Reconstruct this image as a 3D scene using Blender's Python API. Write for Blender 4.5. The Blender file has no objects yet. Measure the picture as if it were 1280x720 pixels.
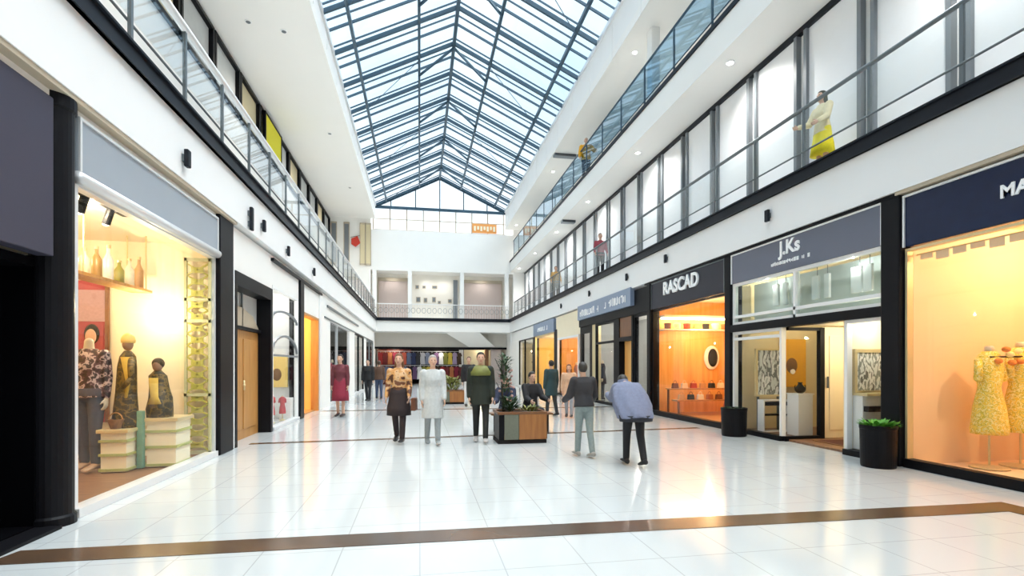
import bpy, bmesh, math, random
from mathutils import Vector, Matrix
random.seed(7)
sc = bpy.context.scene
COL = sc.collection
R = math.radians

# ------------------------------------------------------------------ materials
def nodes_of(m):
    m.use_nodes = True
    return m.node_tree.nodes, m.node_tree.links

def mat(name, col, rough=.5, metal=0., var=.06, scale=6., spec=.5, coat=0.):
    m = bpy.data.materials.new(name)
    n, l = nodes_of(m)
    b = n['Principled BSDF']
    b.inputs['Roughness'].default_value = rough
    b.inputs['Metallic'].default_value = metal
    b.inputs['Specular IOR Level'].default_value = spec
    b.inputs['Coat Weight'].default_value = coat
    tc = n.new('ShaderNodeTexCoord'); nz = n.new('ShaderNodeTexNoise')
    nz.inputs['Scale'].default_value = scale; nz.inputs['Detail'].default_value = 3
    l.new(tc.outputs['Object'], nz.inputs['Vector'])
    mx = n.new('ShaderNodeMix'); mx.data_type = 'RGBA'
    mx.inputs[6].default_value = (*[c*(1-var) for c in col], 1)
    mx.inputs[7].default_value = (*[min(1, c*(1+var)) for c in col], 1)
    l.new(nz.outputs['Fac'], mx.inputs[0]); l.new(mx.outputs[2], b.inputs['Base Color'])
    return m

def emit(name, col, s):
    m = bpy.data.materials.new(name)
    n, l = nodes_of(m)
    b = n['Principled BSDF']
    b.inputs['Base Color'].default_value = (*col, 1)
    b.inputs['Emission Color'].default_value = (*col, 1)
    b.inputs['Emission Strength'].default_value = s
    return m

def glass(name, tint=(.97, .985, .98), refl=1., rough=.01):
    m = bpy.data.materials.new(name)
    n, l = nodes_of(m)
    n.remove(n['Principled BSDF'])
    out = n['Material Output']
    tr = n.new('ShaderNodeBsdfTransparent'); tr.inputs[0].default_value = (*tint, 1)
    gl = n.new('ShaderNodeBsdfGlossy'); gl.inputs['Roughness'].default_value = rough
    fr = n.new('ShaderNodeFresnel'); fr.inputs[0].default_value = 1.45
    mu = n.new('ShaderNodeMath'); mu.operation = 'MULTIPLY'; mu.inputs[1].default_value = refl
    mx = n.new('ShaderNodeMixShader')
    ge = n.new('ShaderNodeNewGeometry'); mr = n.new('ShaderNodeMapRange')
    mr.inputs['To Min'].default_value = 1.45; mr.inputs['To Max'].default_value = 1/1.45
    l.new(ge.outputs['Backfacing'], mr.inputs['Value']); l.new(mr.outputs[0], fr.inputs[0])
    l.new(fr.outputs[0], mu.inputs[0]); l.new(mu.outputs[0], mx.inputs[0])
    l.new(tr.outputs[0], mx.inputs[1]); l.new(gl.outputs[0], mx.inputs[2])
    l.new(mx.outputs[0], out.inputs[0])
    return m

def tiles(name, c1, c2, grout, size, rough):
    m = bpy.data.materials.new(name)
    n, l = nodes_of(m)
    b = n['Principled BSDF']
    tc = n.new('ShaderNodeTexCoord')
    br = n.new('ShaderNodeTexBrick')
    br.offset = 0; br.inputs['Scale'].default_value = 1
    br.inputs['Color1'].default_value = (*c1, 1); br.inputs['Color2'].default_value = (*c2, 1)
    br.inputs['Mortar'].default_value = (*grout, 1)
    br.inputs['Mortar Size'].default_value = .005
    br.inputs['Brick Width'].default_value = size; br.inputs['Row Height'].default_value = size
    l.new(tc.outputs['Object'], br.inputs['Vector'])
    l.new(br.outputs['Color'], b.inputs['Base Color'])
    nz = n.new('ShaderNodeTexNoise'); nz.inputs['Scale'].default_value = 2.5
    l.new(tc.outputs['Object'], nz.inputs['Vector'])
    mr = n.new('ShaderNodeMapRange')
    mr.inputs['To Min'].default_value = rough*.8; mr.inputs['To Max'].default_value = rough*1.25
    l.new(nz.outputs['Fac'], mr.inputs['Value']); l.new(mr.outputs[0], b.inputs['Roughness'])
    b.inputs['Specular IOR Level'].default_value = .6
    return m

def wood(name, c1, c2, rough=.4, scale=3., axis=(1, 14, 1)):
    m = bpy.data.materials.new(name)
    n, l = nodes_of(m)
    b = n['Principled BSDF']; b.inputs['Roughness'].default_value = rough
    tc = n.new('ShaderNodeTexCoord'); mp = n.new('ShaderNodeMapping')
    mp.inputs['Scale'].default_value = axis
    nz = n.new('ShaderNodeTexNoise'); nz.inputs['Scale'].default_value = scale; nz.inputs['Detail'].default_value = 6
    cr = n.new('ShaderNodeValToRGB')
    cr.color_ramp.elements[0].position = .3; cr.color_ramp.elements[1].position = .7
    cr.color_ramp.elements[0].color = (*c1, 1); cr.color_ramp.elements[1].color = (*c2, 1)
    l.new(tc.outputs['Object'], mp.inputs[0]); l.new(mp.outputs[0], nz.inputs['Vector'])
    l.new(nz.outputs['Fac'], cr.inputs[0]); l.new(cr.outputs[0], b.inputs['Base Color'])
    return m

def blotch(name, cols, scale=8., rough=.6, stretch=None):
    """cloth or print with large readable patches of several colours"""
    m = bpy.data.materials.new(name)
    n, l = nodes_of(m)
    b = n['Principled BSDF']; b.inputs['Roughness'].default_value = rough
    tc = n.new('ShaderNodeTexCoord'); nz = n.new('ShaderNodeTexNoise')
    nz.inputs['Scale'].default_value = scale; nz.inputs['Detail'].default_value = 4
    cr = n.new('ShaderNodeValToRGB'); cr.color_ramp.interpolation = 'CONSTANT'
    e = cr.color_ramp.elements
    k = len(cols)
    e[0].color = (*cols[0], 1); e[0].position = 0
    e[1].color = (*cols[1], 1); e[1].position = .36 + .28/(k)
    for i in range(2, k):
        x = e.new(.36 + .28*i/k); x.color = (*cols[i], 1)
    mp = n.new('ShaderNodeMapping'); mp.inputs['Scale'].default_value = stretch or (1, 1, 1)
    l.new(tc.outputs['Object'], mp.inputs[0])
    l.new(mp.outputs[0], nz.inputs['Vector']); l.new(nz.outputs['Fac'], cr.inputs[0])
    l.new(cr.outputs[0], b.inputs['Base Color'])
    return m

M = {}
M['white'] = mat('white_plaster', (.86, .85, .825), .55, var=.02, scale=1.5)
M['fascia'] = mat('fascia_paint', (.84, .84, .835), .45, var=.02, scale=1.5)
M['soffit'] = mat('soffit_paint', (.88, .86, .82), .6, var=.02, scale=1)
M['tan'] = mat('tan_strip', (.52, .44, .33), .5)
M['black'] = mat('black_metal', (.008, .008, .010), .4, var=.2, spec=.12)
M['beam'] = mat('dark_beam', (.014, .016, .022), .4, var=.2, spec=.15)
M['steel'] = mat('slate_steel', (.04, .085, .125), .4, .2, var=.15)
M['rail'] = mat('rail_steel', (.16, .18, .19), .35, .6)
M['silver'] = mat('brushed_silver', (.78, .79, .8), .3, .3, var=.03)
M['whiteframe'] = mat('white_frame', (.85, .85, .84), .35, var=.02)
M['gold'] = mat('pale_gold_frame', (.72, .6, .34), .35, .4)
M['signA'] = mat('purple_grey_panel', (.055, .052, .078), .5, var=.05, scale=2, spec=.25)
M['signB'] = mat('blue_grey_panel', (.33, .37, .42), .4, var=.04, scale=2)
M['signJ'] = mat('slate_grey_panel', (.15, .162, .21), .45, var=.03, scale=2, spec=.25)
M['signO'] = mat('charcoal_panel', (.035, .035, .048), .4, var=.1, spec=.2)
M['signN'] = mat('navy_gloss_panel', (.003, .010, .045), .12, var=.3, spec=.3)
M['signT'] = mat('blue_grey_sign', (.22, .28, .39), .4)
M['letter'] = mat('white_letter', (.95, .95, .95), .4, var=.01)
M['glass'] = glass('shop_glass', (.985, .99, .985), .35)
M['railglass'] = glass('balustrade_glass', (.955, .975, .98), .8)
M['skytintglass'] = glass('sky_reflection_tint_glass', (.74, .87, .95), 1.3)  # the skylight's blue reflection is put into the tint
M['roofglass'] = glass('skylight_glass', (.93, .97, .99), .5)
M['greenglass'] = glass('pale_green_glass', (.90, .95, .94), 1.0, .05)
M['mint'] = mat('pale_mint_board', (.66, .73, .71), .5, var=.05)
M['floor'] = tiles('white_floor_tile', (.565, .59, .592), (.55, .575, .58), (.41, .42, .42), .62, .11)
M['brownstone'] = wood('brown_stone_band', (.03, .026, .024), (.17, .09, .045), .22, .8, (.8, .8, 1))
M['brownfloor'] = wood('brown_plank_floor', (.17, .075, .035), (.28, .14, .07), .4, 3, (1, 9, 1))
M['woodorange'] = wood('amber_wood', (.42, .19, .05), (.56, .29, .09), .4, 2.5, (9, 9, .6))
M['woodplanter'] = wood('planter_wood', (.26, .10, .03), (.40, .17, .05), .4, 2.5, (9, 9, .6))
M['woodbrown'] = wood('brown_wood', (.13, .05, .02), (.25, .11, .04), .4, 3)
M['cream'] = mat('cream_wall', (.88, .78, .58), .6, var=.03, scale=2)
M['peach'] = mat('peach_wall', (.90, .66, .42), .6, var=.03, scale=1)
M['orange'] = wood('orange_panel_wall', (.72, .34, .08), (.88, .50, .16), .5, 1.6, (7, 7, .4))
M['yellow'] = mat('warm_yellow_wall', (.92, .64, .20), .6, var=.06)
M['beige'] = mat('beige_wall', (.70, .60, .38), .6, var=.04)
M['pinkbeige'] = mat('pink_beige_panel', (.62, .51, .47), .6, var=.03)
M['redwall'] = blotch('red_brown_display', [(.11, .015, .012), (.26, .05, .03), (.16, .03, .02), (.36, .12, .06)], 3.)
M['darkroom'] = mat('dark_room', (.02, .018, .018), .7, spec=.1)
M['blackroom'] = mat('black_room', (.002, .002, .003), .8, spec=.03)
M['greyroom'] = mat('grey_room', (.58, .59, .58), .6)
M['greige'] = mat('greige_bulkhead', (.56, .53, .48), .6, var=.03)
M['palecream'] = mat('pale_cream_wall', (.90, .86, .78), .6, var=.02)
M['blind'] = mat('white_blind', (.89, .895, .905), .5, var=.02)
M['greymull'] = mat('grey_mullion', (.20, .22, .24), .4)
M['leaf'] = mat('dark_leaf', (.035, .075, .025), .5, var=.5, scale=9)
M['leafgreen'] = mat('bright_leaf', (.10, .34, .03), .5, var=.4, scale=9)
M['leafolive'] = mat('olive_leaf', (.16, .17, .03), .5, var=.5, scale=9)
M['bark'] = wood('bark', (.03, .02, .012), (.09, .055, .03), .8, 8)
M['soil'] = mat('soil', (.03, .02, .012), .9)
M['lampglow'] = emit('lamp_glow', (1, .97, .9), 12)
M['warmglow'] = emit('warm_lamp_glow', (1, .82, .5), 14)
M['skin'] = mat('skin', (.62, .38, .27), .5, var=.05)
M['skindark'] = mat('skin_brown', (.33, .18, .11), .5, var=.05)
M['lip'] = mat('lip', (.42, .14, .12), .5)
M['eye'] = mat('eye_dark', (.02, .015, .012), .2)
M['mannequin'] = mat('mannequin_shell', (.70, .60, .45), .35)
_c = {}
def cloth(rgb, rough=.8):
    k = tuple(rgb)
    if k not in _c:
        _c[k] = mat('cloth_%d' % len(_c), rgb, rough, var=.18, scale=25)
    return _c[k]

# ------------------------------------------------------------------ objects
def tag(o, label=None, cat=None, group=None, kind=None):
    if label: o['label'] = label
    if cat: o['category'] = cat
    if group: o['group'] = group
    if kind: o['kind'] = kind
    return o

def empty(name, loc, label=None, cat=None, group=None, kind=None, rz=0):
    o = bpy.data.objects.new(name, None); COL.objects.link(o)
    o.empty_display_size = .1
    o.location = loc; o.rotation_euler = (0, 0, rz)
    return tag(o, label, cat, group, kind)

def world_loc(o):
    v = Vector((0, 0, 0))
    while o is not None:
        v += Vector(o.location); o = o.parent
    return v

class MB:
    """collects shapes, then links them as one mesh object"""
    def __init__(s): s.b = bmesh.new()
    def box(s, x0, x1, y0, y1, z0, z1):
        m = Matrix.Translation(((x0+x1)/2, (y0+y1)/2, (z0+z1)/2)) @ Matrix.Diagonal((abs(x1-x0), abs(y1-y0), abs(z1-z0), 1))
        bmesh.ops.create_cube(s.b, size=1, matrix=m); return s
    def bar(s, p0, p1, w, h):
        p0, p1 = Vector(p0), Vector(p1); d = p1-p0; L = d.length; d.normalize()
        up = Vector((0, 0, 1)) if abs(d.z) < .95 else Vector((0, 1, 0))
        sd = d.cross(up).normalized(); up = sd.cross(d)
        m = Matrix((sd, d, up)).transposed().to_4x4()
        m = Matrix.Translation((p0+p1)/2) @ m @ Matrix.Diagonal((w, L, h, 1))
        bmesh.ops.create_cube(s.b, size=1, matrix=m); return s
    def tube(s, p0, p1, r, r2=None, seg=12):
        p0, p1 = Vector(p0), Vector(p1); d = p1-p0
        q = d.to_track_quat('Z', 'Y').to_matrix().to_4x4()
        bmesh.ops.create_cone(s.b, cap_ends=True, segments=seg, radius1=r, radius2=r if r2 is None else r2,
                              depth=d.length, matrix=Matrix.Translation((p0+p1)/2) @ q); return s
    def ell(s, c, rx, ry, rz, u=16, v=12, rot=None):
        m = Matrix.Translation(c)
        if rot is not None: m = m @ rot
        bmesh.ops.create_uvsphere(s.b, u_segments=u, v_segments=v, radius=1, matrix=m @ Matrix.Diagonal((rx, ry, rz, 1))); return s
    def cap(s, p0, r0, p1, r1, seg=12):
        s.tube(p0, p1, r0, r1, seg); s.ell(p0, r0, r0, r0, seg, 8); s.ell(p1, r1, r1, r1, seg, 8); return s
    def lathe(s, c, prof, seg=28):
        rings = []
        for r, z in prof:
            rings.append([s.b.verts.new((c[0]+r*math.cos(2*math.pi*i/seg), c[1]+r*math.sin(2*math.pi*i/seg), c[2]+z)) for i in range(seg)])
        for a, b in zip(rings, rings[1:]):
            for i in range(seg):
                s.b.faces.new((a[i], a[(i+1) % seg], b[(i+1) % seg], b[i]))
        s.b.faces.new(rings[0][::-1]); s.b.faces.new(rings[-1]); return s
    def loft(s, secs, seg=18):
        """secs: (centre, vec_a, vec_b) elliptical rings, capped"""
        rings = []
        for c, a, b in secs:
            c, a, b = Vector(c), Vector(a), Vector(b)
            rings.append([s.b.verts.new(c+a*math.cos(2*math.pi*i/seg)+b*math.sin(2*math.pi*i/seg)) for i in range(seg)])
        for a, b in zip(rings, rings[1:]):
            for i in range(seg):
                s.b.faces.new((a[i], a[(i+1) % seg], b[(i+1) % seg], b[i]))
        s.b.faces.new(rings[0][::-1]); s.b.faces.new(rings[-1]); return s
    def prism(s, pts, off):
        """flat polygon (list of 3-D points) given a thickness vector"""
        off = Vector(off)
        a = [s.b.verts.new(Vector(p)) for p in pts]; b = [s.b.verts.new(Vector(p)+off) for p in pts]
        k = len(pts)
        s.b.faces.new(a); s.b.faces.new(b[::-1])
        for i in range(k): s.b.faces.new((a[i], b[i], b[(i+1) % k], a[(i+1) % k]))
        return s
    def leaf(s, c, d, L, w):
        d = Vector(d).normalized(); sd = d.cross(Vector((0, 0, 1)))
        if sd.length < .05: sd = Vector((1, 0, 0))
        sd.normalize(); n = sd.cross(d); c = Vector(c)
        p = [c, c+d*L*.45+sd*w+n*w*.3, c+d*L-n*L*.12, c+d*L*.45-sd*w+n*w*.3, c+d*L*.5]
        v = [s.b.verts.new(x) for x in p]
        s.b.faces.new((v[0], v[4], v[1])); s.b.faces.new((v[1], v[4], v[2])); s.b.faces.new((v[0], v[3], v[4])); s.b.faces.new((v[3], v[2], v[4])); return s
    def build(s, name, m, parent=None, bev=0., smooth=False, label=None, local=False):
        bmesh.ops.recalc_face_normals(s.b, faces=s.b.faces)
        me = bpy.data.meshes.new(name); s.b.to_mesh(me); s.b.free()
        if parent is not None and not local:
            me.transform(Matrix.Translation(-world_loc(parent)))
        me.materials.append(m)
        if smooth:
            for p in me.polygons: p.use_smooth = True
        o = bpy.data.objects.new(name, me); COL.objects.link(o)
        if parent is not None: o.parent = parent
        if bev:
            bm_ = o.modifiers.new('bevel', 'BEVEL'); bm_.width = bev; bm_.segments = 2; bm_.limit_method = 'ANGLE'
        if label: o['label'] = label
        return o

def struct(name, mb, m, bev=0., parent=None):
    o = mb.build(name, m, parent, bev)
    if parent is None: o['kind'] = 'structure'
    return o

def copy_tree(o, parent=None):
    c = o.copy(); COL.objects.link(c)
    if parent is not None: c.parent = parent
    for ch in list(o.children): copy_tree(ch, c)
    return c

def baked(mb, name, m, parent, voxel, smooth=4, local=True):
    """one continuous surface grown over the overlapping shapes of mb"""
    o = mb.build(name, m, parent, local=local)
    r = o.modifiers.new('r', 'REMESH'); r.mode = 'VOXEL'; r.voxel_size = voxel; r.use_smooth_shade = True
    sm = o.modifiers.new('s', 'SMOOTH'); sm.iterations = smooth; sm.factor = .5
    dg = bpy.context.evaluated_depsgraph_get()
    me = bpy.data.meshes.new_from_object(o.evaluated_get(dg))
    o.modifiers.clear(); o.data = me
    if not me.materials: me.materials.append(m)
    for p in me.polygons: p.use_smooth = True
    return o

def text(body, size, loc, m, parent, side, name='lettering', ext=.012):
    cu = bpy.data.curves.new(name, 'FONT'); cu.body = body; cu.size = size; cu.extrude = ext
    cu.align_x = 'CENTER'; cu.align_y = 'CENTER'; cu.offset = size*.03
    t = bpy.data.objects.new(name, cu); COL.objects.link(t)
    me = bpy.data.meshes.new_from_object(t.evaluated_get(bpy.context.evaluated_depsgraph_get()))
    bpy.data.objects.remove(t); me.materials.clear(); me.materials.append(m)
    o = bpy.data.objects.new(name, me); COL.objects.link(o)
    o.parent = parent
    o.location = Vector(loc)-world_loc(parent)
    x = Vector((0, -1, 0)) if side == 'R' else Vector((0, 1, 0))
    z = Vector((-1, 0, 0)) if side == 'R' else Vector((1, 0, 0))
    y = Vector((0, 0, 1))
    o.rotation_euler = Matrix((x, y, z)).transposed().to_euler()
    return o

def point(name, loc, e, col=(1, .95, .88), r=.025):
    d = bpy.data.lights.new(name, 'POINT'); d.energy = e; d.color = col; d.shadow_soft_size = r
    o = bpy.data.objects.new(name, d); COL.objects.link(o); o.location = loc; return o

# ------------------------------------------------------------------ people
def spot(name, loc, to, e, col=(1, .97, .92), ang=140):
    d = bpy.data.lights.new(name, 'SPOT'); d.energy = e; d.color = col; d.shadow_soft_size = .05
    d.spot_size = R(ang); d.spot_blend = 1
    o = bpy.data.objects.new(name, d); COL.objects.link(o); o.location = loc
    o.rotation_euler = (Vector(to)-Vector(loc)).to_track_quat('-Z', 'Y').to_euler(); return o

def rotx(v, a):
    return Vector((v[0], v[1]*math.cos(a)-v[2]*math.sin(a), v[1]*math.sin(a)+v[2]*math.cos(a)))

def figure(name, label, loc, rz, h=1.72, lean=0, head=0, turn=0, legs=((0, 0), (0, 0)), arms=((0, 8, 10), (0, 8, 10)),
           skin='skin', hair=None, long_hair=False, top=(.5, .5, .5), top_mat=None, sleeve=1., puff=.016, hem=-.06, hood=False,
           bottom='trousers', bcol=(.03, .03, .04), blen=.45, shoe=(.02, .02, .02), cat='person', group=None, headless=False,
           extras=None, female=False, seat=None):
    root = empty(name, loc, label, cat, group, rz=R(rz))
    k = h/1.73
    S = lambda x: x*k
    lean = R(lean)
    D = Vector((0, math.sin(lean), math.cos(lean)))           # up along the spine
    Fw = Vector((0, math.cos(lean), -math.sin(lean)))         # forward of the trunk
    X = Vector((1, 0, 0))
    hips, knees, ankles, foot = [], [], [], []
    P = Vector((0, 0, 0))
    for i, sd in enumerate((-1, 1)):
        a, b = R(legs[i][0]), R(legs[i][1])
        hp = P+Vector((sd*.088, 0, -.03))
        kn = hp+Vector((sd*.004, math.sin(a), -math.cos(a)))*.42
        an = kn+Vector((0, math.sin(a-b), -math.cos(a-b)))*.41
        hips.append(hp); knees.append(kn); ankles.append(an); foot.append(R(legs[i][0]-legs[i][1])*.55)
    lo = min(an.z+min(0, .17*math.sin(f)) for an, f in zip(ankles, foot))
    P = Vector((0, 0, .09-lo))
    hips = [v+P for v in hips]; knees = [v+P for v in knees]; ankles = [v+P for v in ankles]
    nb = P+D*.53
    hd = lean*.6+R(head)
    hD = Vector((0, math.sin(hd), math.cos(hd)))
    hF = Vector((math.sin(R(turn))*math.cos(hd), math.cos(R(turn))*math.cos(hd), -math.sin(hd)))
    hX = hF.cross(hD).normalized()
    hc = nb+hD*.165+hF*.015
    shr = .90
    sh = [P+D*.465-X*.175, P+D*.465+X*.175]
    el, wr, hdir = [], [], []
    for i, sd in enumerate((-1, 1)):
        b, ab, e = [R(q) for q in arms[i]]
        d1 = Vector((sd*math.sin(ab), math.sin(b)*math.cos(ab), -math.cos(b)*math.cos(ab)))
        d2 = Vector((sd*math.sin(ab*.4), math.sin(b+e), -math.cos(b+e))).normalized()
        el.append(sh[i]+d1*.285); wr.append(el[i]+d2*.25); hdir.append(d2)
    def V(v): return Vector(v)*k
    def secs(rows, inf=0.):
        return [(V(P+D*z+Fw*dy), X*S(rx+inf), Fw*S(ry+inf)) for z, rx, ry, dy in rows]
    wst = .118 if female else .133
    TR = [(-.10, .12, .085, 0), (-.03, .165, .115, 0), (.06, .155, .108, 0), (.19, wst, .093, .005), (.33, .158, .118, .01), (.43, .165, .10, 0), (.50, .125, .07, 0), (.535, .06, .055, 0)]
    b = MB()
    b.loft(secs(TR))
    for i in (0, 1):
        lg = .8 if bottom in ('trousers', 'both') else 1.
        b.cap(V(hips[i]), S(.082*lg), V(knees[i]), S(.054*lg)); b.cap(V(knees[i]), S(.054*lg), V(ankles[i]), S(.037))
        if bottom not in ('trousers', 'both'):
          calf = knees[i].lerp(ankles[i], .3)-Vector((0, .012, 0)); b.ell(V(calf), S(.05), S(.05), S(.11))
        f = Vector((0, math.cos(foot[i]), math.sin(foot[i]))); un = Vector((0, -math.sin(foot[i]), math.cos(foot[i])))
        b.loft([(V(ankles[i]+f*y-un*z), X*S(w), un*S(t)) for y, z, w, t in ((-.065, .045, .025, .02), (-.03, .035, .036, .036), (.05, .04, .042, .03), (.13, .052, .045, .02), (.185, .06, .025, .01))])
        b.cap(V(sh[i]), S(.052), V(el[i]), S(.04)); b.cap(V(el[i]), S(.042), V(wr[i]), S(.028))
        # hand: palm, four unequal bent fingers, thumb from the side of the palm
        sd = -1 if i == 0 else 1
        d2 = hdir[i]; inner = Vector((-sd, 0, 0)); inner = (inner-d2*inner.dot(d2)).normalized(); fr = d2.cross(inner)
        if fr.y < 0: fr = -fr
        pc = wr[i]+d2*.05
        b.loft([(V(wr[i]+d2*t), fr*S(w), inner*S(th)) for t, w, th in ((0, .026, .02), (.035, .038, .016), (.09, .042, .013), (.1, .036, .01))], 12)
        for j, (o_, L1) in enumerate(((.031, .066), (.0105, .076), (-.0105, .071), (-.031, .055))):
            base = wr[i]+d2*.093+fr*o_
            q1 = base+(d2*.9+inner*.3).normalized()*L1*.5; q2 = q1+(d2*.65+inner*.75).normalized()*L1*.5
            b.cap(V(base), S(.0095), V(q1), S(.009), 8); b.cap(V(q1), S(.009), V(q2), S(.0075), 8)
        t0 = wr[i]+d2*.03+fr*.03; t1 = t0+(d2*.7+fr*.7+inner*.2).normalized()*.04; t2 = t1+(d2*.9+fr*.15+inner*.5).normalized()*.03
        b.cap(V(t0), S(.013), V(t1), S(.011), 8); b.cap(V(t1), S(.011), V(t2), S(.009), 8)
    b.cap(V(P+D*.50), S(.058), V(nb+hD*.09), S(.05))
    HR = Matrix((hX, hF, hD)).transposed().to_4x4()
    if not headless:
        b.ell(V(hc+hD*.01), S(.074), S(.093), S(.108), 20, 16, HR)
        b.ell(V(hc-hD*.055+hF*.025), S(.055), S(.06), S(.06), 16, 12, HR)
        b.cap(V(hc+hF*.09+hD*.015), S(.009), V(hc+hF*.105-hD*.022), S(.014), 8)
        for sd in (-1, 1): b.ell(V(hc+hX*sd*.076-hF*.005-hD*.005), S(.011), S(.02), S(.032), 10, 8, HR)
    sk = M[skin]
    baked(b, 'body', sk, root, S(.0095), 3)
    if not headless and cat == 'person':
        for sd in (-1, 1):
            MB().ell(V(hc+hX*sd*.03+hF*.083+hD*.022), S(.011), S(.008), S(.007), 10, 8, HR).build('eye', M['eye'], root, smooth=True, local=True)
        MB().ell(V(hc+hF*.083-hD*.052), S(.024), S(.008), S(.008), 12, 8, HR).build('mouth', M['lip'], root, smooth=True, local=True)
    if hair and not headless:
        q = MB()
        q.ell(V(hc-hF*.022+hD*.026), S(.087), S(.092), S(.108), 20, 14, HR)
        q.ell(V(hc-hF*.01+hD*.085), S(.07), S(.085), S(.045), 16, 10, HR)
        if long_hair:
            q.loft([(V(hc-hF*.03+hD*.02), hX*S(.088), hF*S(.07)), (V(hc-hF*.05-hD*.10), hX*S(.095), hF*S(.055)), (V(hc-hF*.07-hD*.22), hX*S(.085), hF*S(.04)), (V(hc-hF*.07-hD*.30), hX*S(.05), hF*S(.02))])
        baked(q, 'hair', cloth(hair, .5), root, S(.011), 3)
    tm = top_mat or cloth(top)
    if top is not None:
        q = MB()
        rows = [r for r in TR if r[0] > hem+.02 and r[0] < .53]
        rows = [(hem, rows[0][1]+.012, rows[0][2]+.012, 0)]+rows
        if hem < -.12:
            rows = [(hem, .195, .15, 0), (-.12, .185, .135, 0), (-.03, .178, .128, 0)]+[r for r in rows if r[0] > 0]
        rows.append((.54, .07, .062, 0))
        q.loft(secs(rows, puff))
        for i in (0, 1):
            q.cap(V(sh[i]), S(.052+puff*1.1), V(el[i]), S(.042+puff))
            if sleeve > .5: q.cap(V(el[i]), S(.042+puff), V(el[i].lerp(wr[i], .92)), S(.03+puff*.8))
        if hood:
            q.ell(V(hc-hF*.02+hD*.0), S(.105), S(.115), S(.135), 18, 14, HR)
            q.ell(V(P+D*.42-Fw*.07), S(.20), S(.10), S(.12))
        baked(q, 'jacket' if hood else ('coat' if hem < -.2 else 'top'), tm, root, S(.014), 4)
    if bottom in ('trousers', 'both'):
        q = MB()
        q.loft(secs([r for r in TR if r[0] < .12], .02))
        for i in (0, 1):
            q.cap(V(hips[i]), S(.098), V(knees[i]), S(.068)); q.cap(V(knees[i]), S(.068), V(knees[i].lerp(ankles[i], .97)), S(.055))
        baked(q, 'trousers', cloth(bcol), root, S(.014), 4)
    if bottom in ('skirt', 'both'):
        q = MB()
        kn = (knees[0]+knees[1])/2; mid = kn-P
        n_ = 28
        rings = []
        for t in (0, .12, .3, .6, 1.):
            c = P+D*.14*(1-min(1, t*4))+Vector((0, mid.y*t*.8, -blen*t))
            rx = .15+.09*t+(.03 if .1 < t < .7 else 0); ry = .115+.10*t
            rings.append((V(c), X*S(rx), Vector((0, 1, 0))*S(ry)))
        q.loft(rings[::-1], n_)
        q.build('skirt', cloth(bcol), root, smooth=True, local=True)
    if shoe is not None:
        for i in (0, 1):
            q = MB()
            f = Vector((0, math.cos(foot[i]), math.sin(foot[i]))); un = Vector((0, -math.sin(foot[i]), math.cos(foot[i])))
            q.loft([(V(ankles[i]+f*y-un*z), X*S(w), un*S(t)) for y, z, w, t in ((-.085, .04, .028, .034), (-.06, .036, .042, .042), (-.01, .03, .046, .047), (.05, .038, .048, .036), (.13, .048, .052, .027), (.19, .055, .045, .019), (.215, .058, .025, .012))])
            q.build('shoe', cloth(shoe, .4), root, smooth=True, local=True)
    if extras: extras(root, V, dict(P=P, D=D, F=Fw, X=X, wr=wr, sh=sh, el=el, hc=hc, hD=hD, k=k))
    return root
# ================================================================== the mall
L, RT = -3.33, 7.06          # shopfront planes
SL, SR = -3.22, 6.95         # slab edges
YB = 39.5                    # far end of the atrium
Y0 = -4.0
GB, GT = 4.88, 5.12          # dark beam at the first-floor edge

# ---- floor and its stone bands
struct('floor', MB().box(-9, 12, Y0, 47, -.2, 0), M['floor'])
struct('wall_daylight_stop', MB().box(-9, 12, Y0-.3, Y0, 0, 13.6), M['white'])  # unseen end wall added behind the camera; holds daylight off the near floor
q = MB()
q.prism([(-3.18, 4.78, .001), (5.86, 4.58, .001), (5.62, 4.27, .001), (-3.24, 4.47, .001)], (0, 0, .004))
struct('trim_1', q, M['brownstone'])
struct('trim_2', MB().prism([(5.86, 4.58, .001), (6.28, 4.58, .001), (6.5, -3.5, .001), (6.2, -3.5, .001), (5.95, 4.27, .001), (5.62, 4.27, .001)], (0, 0, .004)), M['brownstone'])
struct('trim_3', MB().prism([(-3.2, 10.45, .001), (6.6, 11.25, .001), (6.6, 11.42, .001), (-3.2, 10.62, .001)], (0, 0, .004)), M['brownstone'])
struct('trim_4', MB().box(-3.2, 6.9, 17.6, 17.85, .001, .005), M['brownstone'])

# ---- first-floor slabs (white fascia) with dark edge beams
for sd, nm in ((-1, 'left'), (1, 'right')):
    xe = SL if sd < 0 else SR
    xo = xe+sd*3.7
    struct('wall_%s_fascia' % nm, MB().box(min(xe, xo), max(xe, xo), Y0, YB, 4.08, GB), M['fascia'])
    q = MB()
    q.box(xe-sd*.05, xe+sd*.3, Y0, YB, GB, GT); q.box(xe-sd*.09, xe+sd*.3, Y0, YB, GT-.03, GT); q.box(xe-sd*.07, xe, Y0, YB, GB, GB+.04)
    struct('trim_%d' % (5 if sd < 0 else 6), q, M['beam'])
    struct('floor_gallery_%s' % nm, MB().box(xe+sd*.3, xo, Y0, YB, GB, GT-.06), M['white'])
struct('trim_7', MB().box(-3.5, -3.235, Y0, 9.95, 4.03, 4.079), M['tan'])
struct('trim_8', MB().box(6.965, 7.2, Y0, 6.5, 4.03, 4.079), M['tan'])
struct('trim_9', MB().box(6.99, 7.2, 6.5, 15.2, 4.03, 4.079), M['black'])
struct('wall_left_header', MB().box(-3.6, -3.34, Y0, YB, 3.95, 4.03), M['white'])
struct('wall_right_header', MB().box(7.07, 7.3, Y0, YB, 4.0, 4.03), M['white'])

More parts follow.
